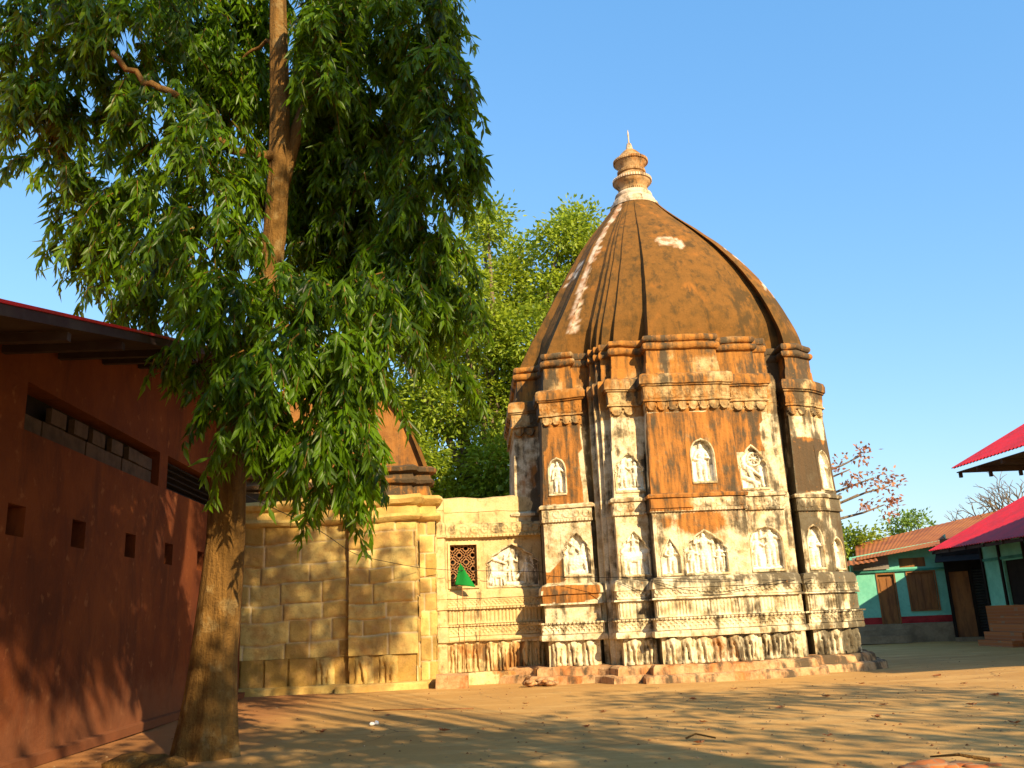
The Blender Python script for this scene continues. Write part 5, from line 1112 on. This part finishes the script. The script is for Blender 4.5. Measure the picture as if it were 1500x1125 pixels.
MT['dryleaf'] = mat_leaf('dry_leaf', (0.22, 0.07, 0.02), (0.36, 0.15, 0.05), (0.3, 0.1, 0.03), .2, .7)
rs = np.random.RandomState(77)
spots = [(3.9, 17.2), (4.3, 11.6), (6.8, 11.8), (2.7, 11.5), (7.5, 14), (8.6, 15.2), (5.6, 13.2), (9.3, 17.5), (10.2, 14.2), (6.1, 16.4), (1.6, 13.8), (3.2, 13.6), (8.0, 12.2), (7.7, 18.6), (11.5, 16.1), (4.9, 15.0), (-.6, 14.2), (.9, 17.9), (-1.6, 17.0), (2.1, 15.7), (9.9, 19.6), (5.2, 18.9), (-2.5, 14.9), (6.4, 14.6)]
proto = None
for i, (x, y) in enumerate(spots):
    if proto is None:
        V, F, T = leaf_mesh(np.array([[0, 0, .008]] * 3), unit(np.array([[1, 0, .1], [.55, .85, .25], [.4, -.8, .3]])), unit(np.array([[0, .3, 1], [.2, -.2, 1], [.1, .2, 1]])), np.array([.15, .11, .10]), np.array([.07, .06, .05]), np.array([.5, .2, .8]))
        me = bpy.data.meshes.new('dry_leaf'); me.from_pydata(V.tolist(), [], F.tolist()); me.materials.append(MT['dryleaf']); at = me.attributes.new('tone', 'FLOAT', 'POINT'); at.data.foreach_set('value', T.astype(np.float32)); proto = me
    o = bpy.data.objects.new('dry_leaf', proto); COL.objects.link(o); o.location = (x, y, .0); o.rotation_euler = (0, 0, rs.uniform(0, 6)); s = rs.uniform(.7, 1.3); o.scale = (s, s, s)
    tag(o, 'small curled brown fallen leaf lying on the courtyard earth', 'leaf', 'fallen leaves on the courtyard')
def stick(P, rad, label, mat, cat='stick'):
    mb = MB(); mb.tube(P, rad, 6); tag(mb.build('stick', mat, None, True), label, cat)
stick([(-2.0, 17.9, .02), (-1.1, 17.6, .03), (-.1, 17.3, .02)], .012, 'long pale thin stick lying on the ground left of the tower', MT['wood'])
stick([(2.6, 11.9, .015), (2.75, 12.0, .05), (2.95, 11.8, .015)], .012, 'short dark twig on the ground in the middle foreground', MT['bark'])
mb = MB(); mb.tube([(5.0, 9.2, .02), (4.8, 9.4, .05), (4.55, 9.5, .03)], [.02, .015, .008], 7); tag(mb.build('stick', MT['bark'], None, True), 'dark broken branch beside the stone patch at the bottom right', 'stick')
def rock(mb, c, rr, seed, fl=.5):
    n, m = 12, 8; V = []
    for i in range(m + 1):
        for k in range(n):
            a, b = 2 * math.pi * k / n, math.pi * i / m; d = np.array([math.sin(b) * math.cos(a), math.sin(b) * math.sin(a), math.cos(b) * fl]); V.append(np.array(c) + rr * d * (1 + .35 * mnoise.noise(Vector(d * 2 + seed))))
    mb.add(V, [(i * n + k, (i + 1) * n + k, (i + 1) * n + (k + 1) % n, i * n + (k + 1) % n) for i in range(m) for k in range(n)])
mb = MB()
for k in range(16): rock(mb, (1.55 + rs.uniform(-.35, .35), 22.55 + rs.uniform(-.25, .25), .04 + rs.uniform(0, .08)), rs.uniform(.05, .15), k)
tag(mb.build('rubble_heap', MT['plinth'], None, True), 'small heap of broken stones at the left corner of the tower plinth', 'rubble')
mb = MB()
for k in range(7): rock(mb, (4.25 + .12 * k + rs.uniform(-.1, .1), 9.35 + rs.uniform(-.2, .1), -.03), rs.uniform(.08, .2), 40 + k, .28)
tag(mb.build('stone_patch', MT['brick'], None, True), 'broken orange brick patch in the ground at the bottom right', 'stones')
mb = MB(); rock(mb, (-4.35, 12.35, -.03), .40, 5, .40); rock(mb, (-3.95, 12.1, -.02), .3, 8, .35); tag(mb.build('mossy_stone', MT['bark'], None, True), 'low mossy stone beside the foot of the big tree', 'stone')
mb = MB(); mb.box((-1.05, 23.1, -.05), (-.25, 23.75, .30), .03); tag(mb.build('stone_slab', MT['plinth'], None), 'worn stone block at the corner of the stepped stone wall', 'stone block')
mb = MB(); rock(mb, (-1.75, 15.5, .02), .05, 3, .6); rock(mb, (-1.68, 15.55, .03), .035, 4, .9); tag(mb.build('paper_scrap', mat_simple('white_paper', (0.8, 0.78, 0.75), None, 5, .8, .2), None, True), 'crumpled white paper scrap on the ground near the leaf shadow', 'litter')

# grit, leaf crumbs and small stones strewn over the courtyard
rs = np.random.RandomState(99); mb = MB()
for k in range(1100):
    y = 9.5 + 15 * rs.rand() ** 1.5; x = rs.uniform(-5.5, 4 + y * .55)
    if y > 20.5 and 1 < x < 10.5 or (y > 22.5 and x < 3): continue
    q = rs.uniform(.008, .026); a = rs.uniform(0, 6.28); c = np.array([x, y, mnoise.noise(Vector((x * .35, y * .35, 0))) * .03 + mnoise.noise(Vector((x * 1.3 + 3, y * 1.3 - 3, 6.0))) * .012 - .018])
    V = [c + q * np.array([math.cos(a + t) * rs.uniform(.7, 1.3), math.sin(a + t) * rs.uniform(.7, 1.3), 0]) for t in (0, 1.57, 3.14, 4.71)] + [c + np.array([0, 0, q * .8])]
    mb.cur = int(rs.rand() < .35); mb.add(V, [(0, 1, 4), (1, 2, 4), (2, 3, 4), (3, 0, 4)])
tag(mb.build('gravel', [mat_simple('grit', (0.36, 0.23, 0.11), (0.20, 0.12, 0.06), 9, .9, .2), mat_simple('leaf_crumb', (0.22, 0.09, 0.03), None, 9, .9, .2)]), 'scattered grit and leaf crumbs over the courtyard earth', 'gravel', None, 'stuff')
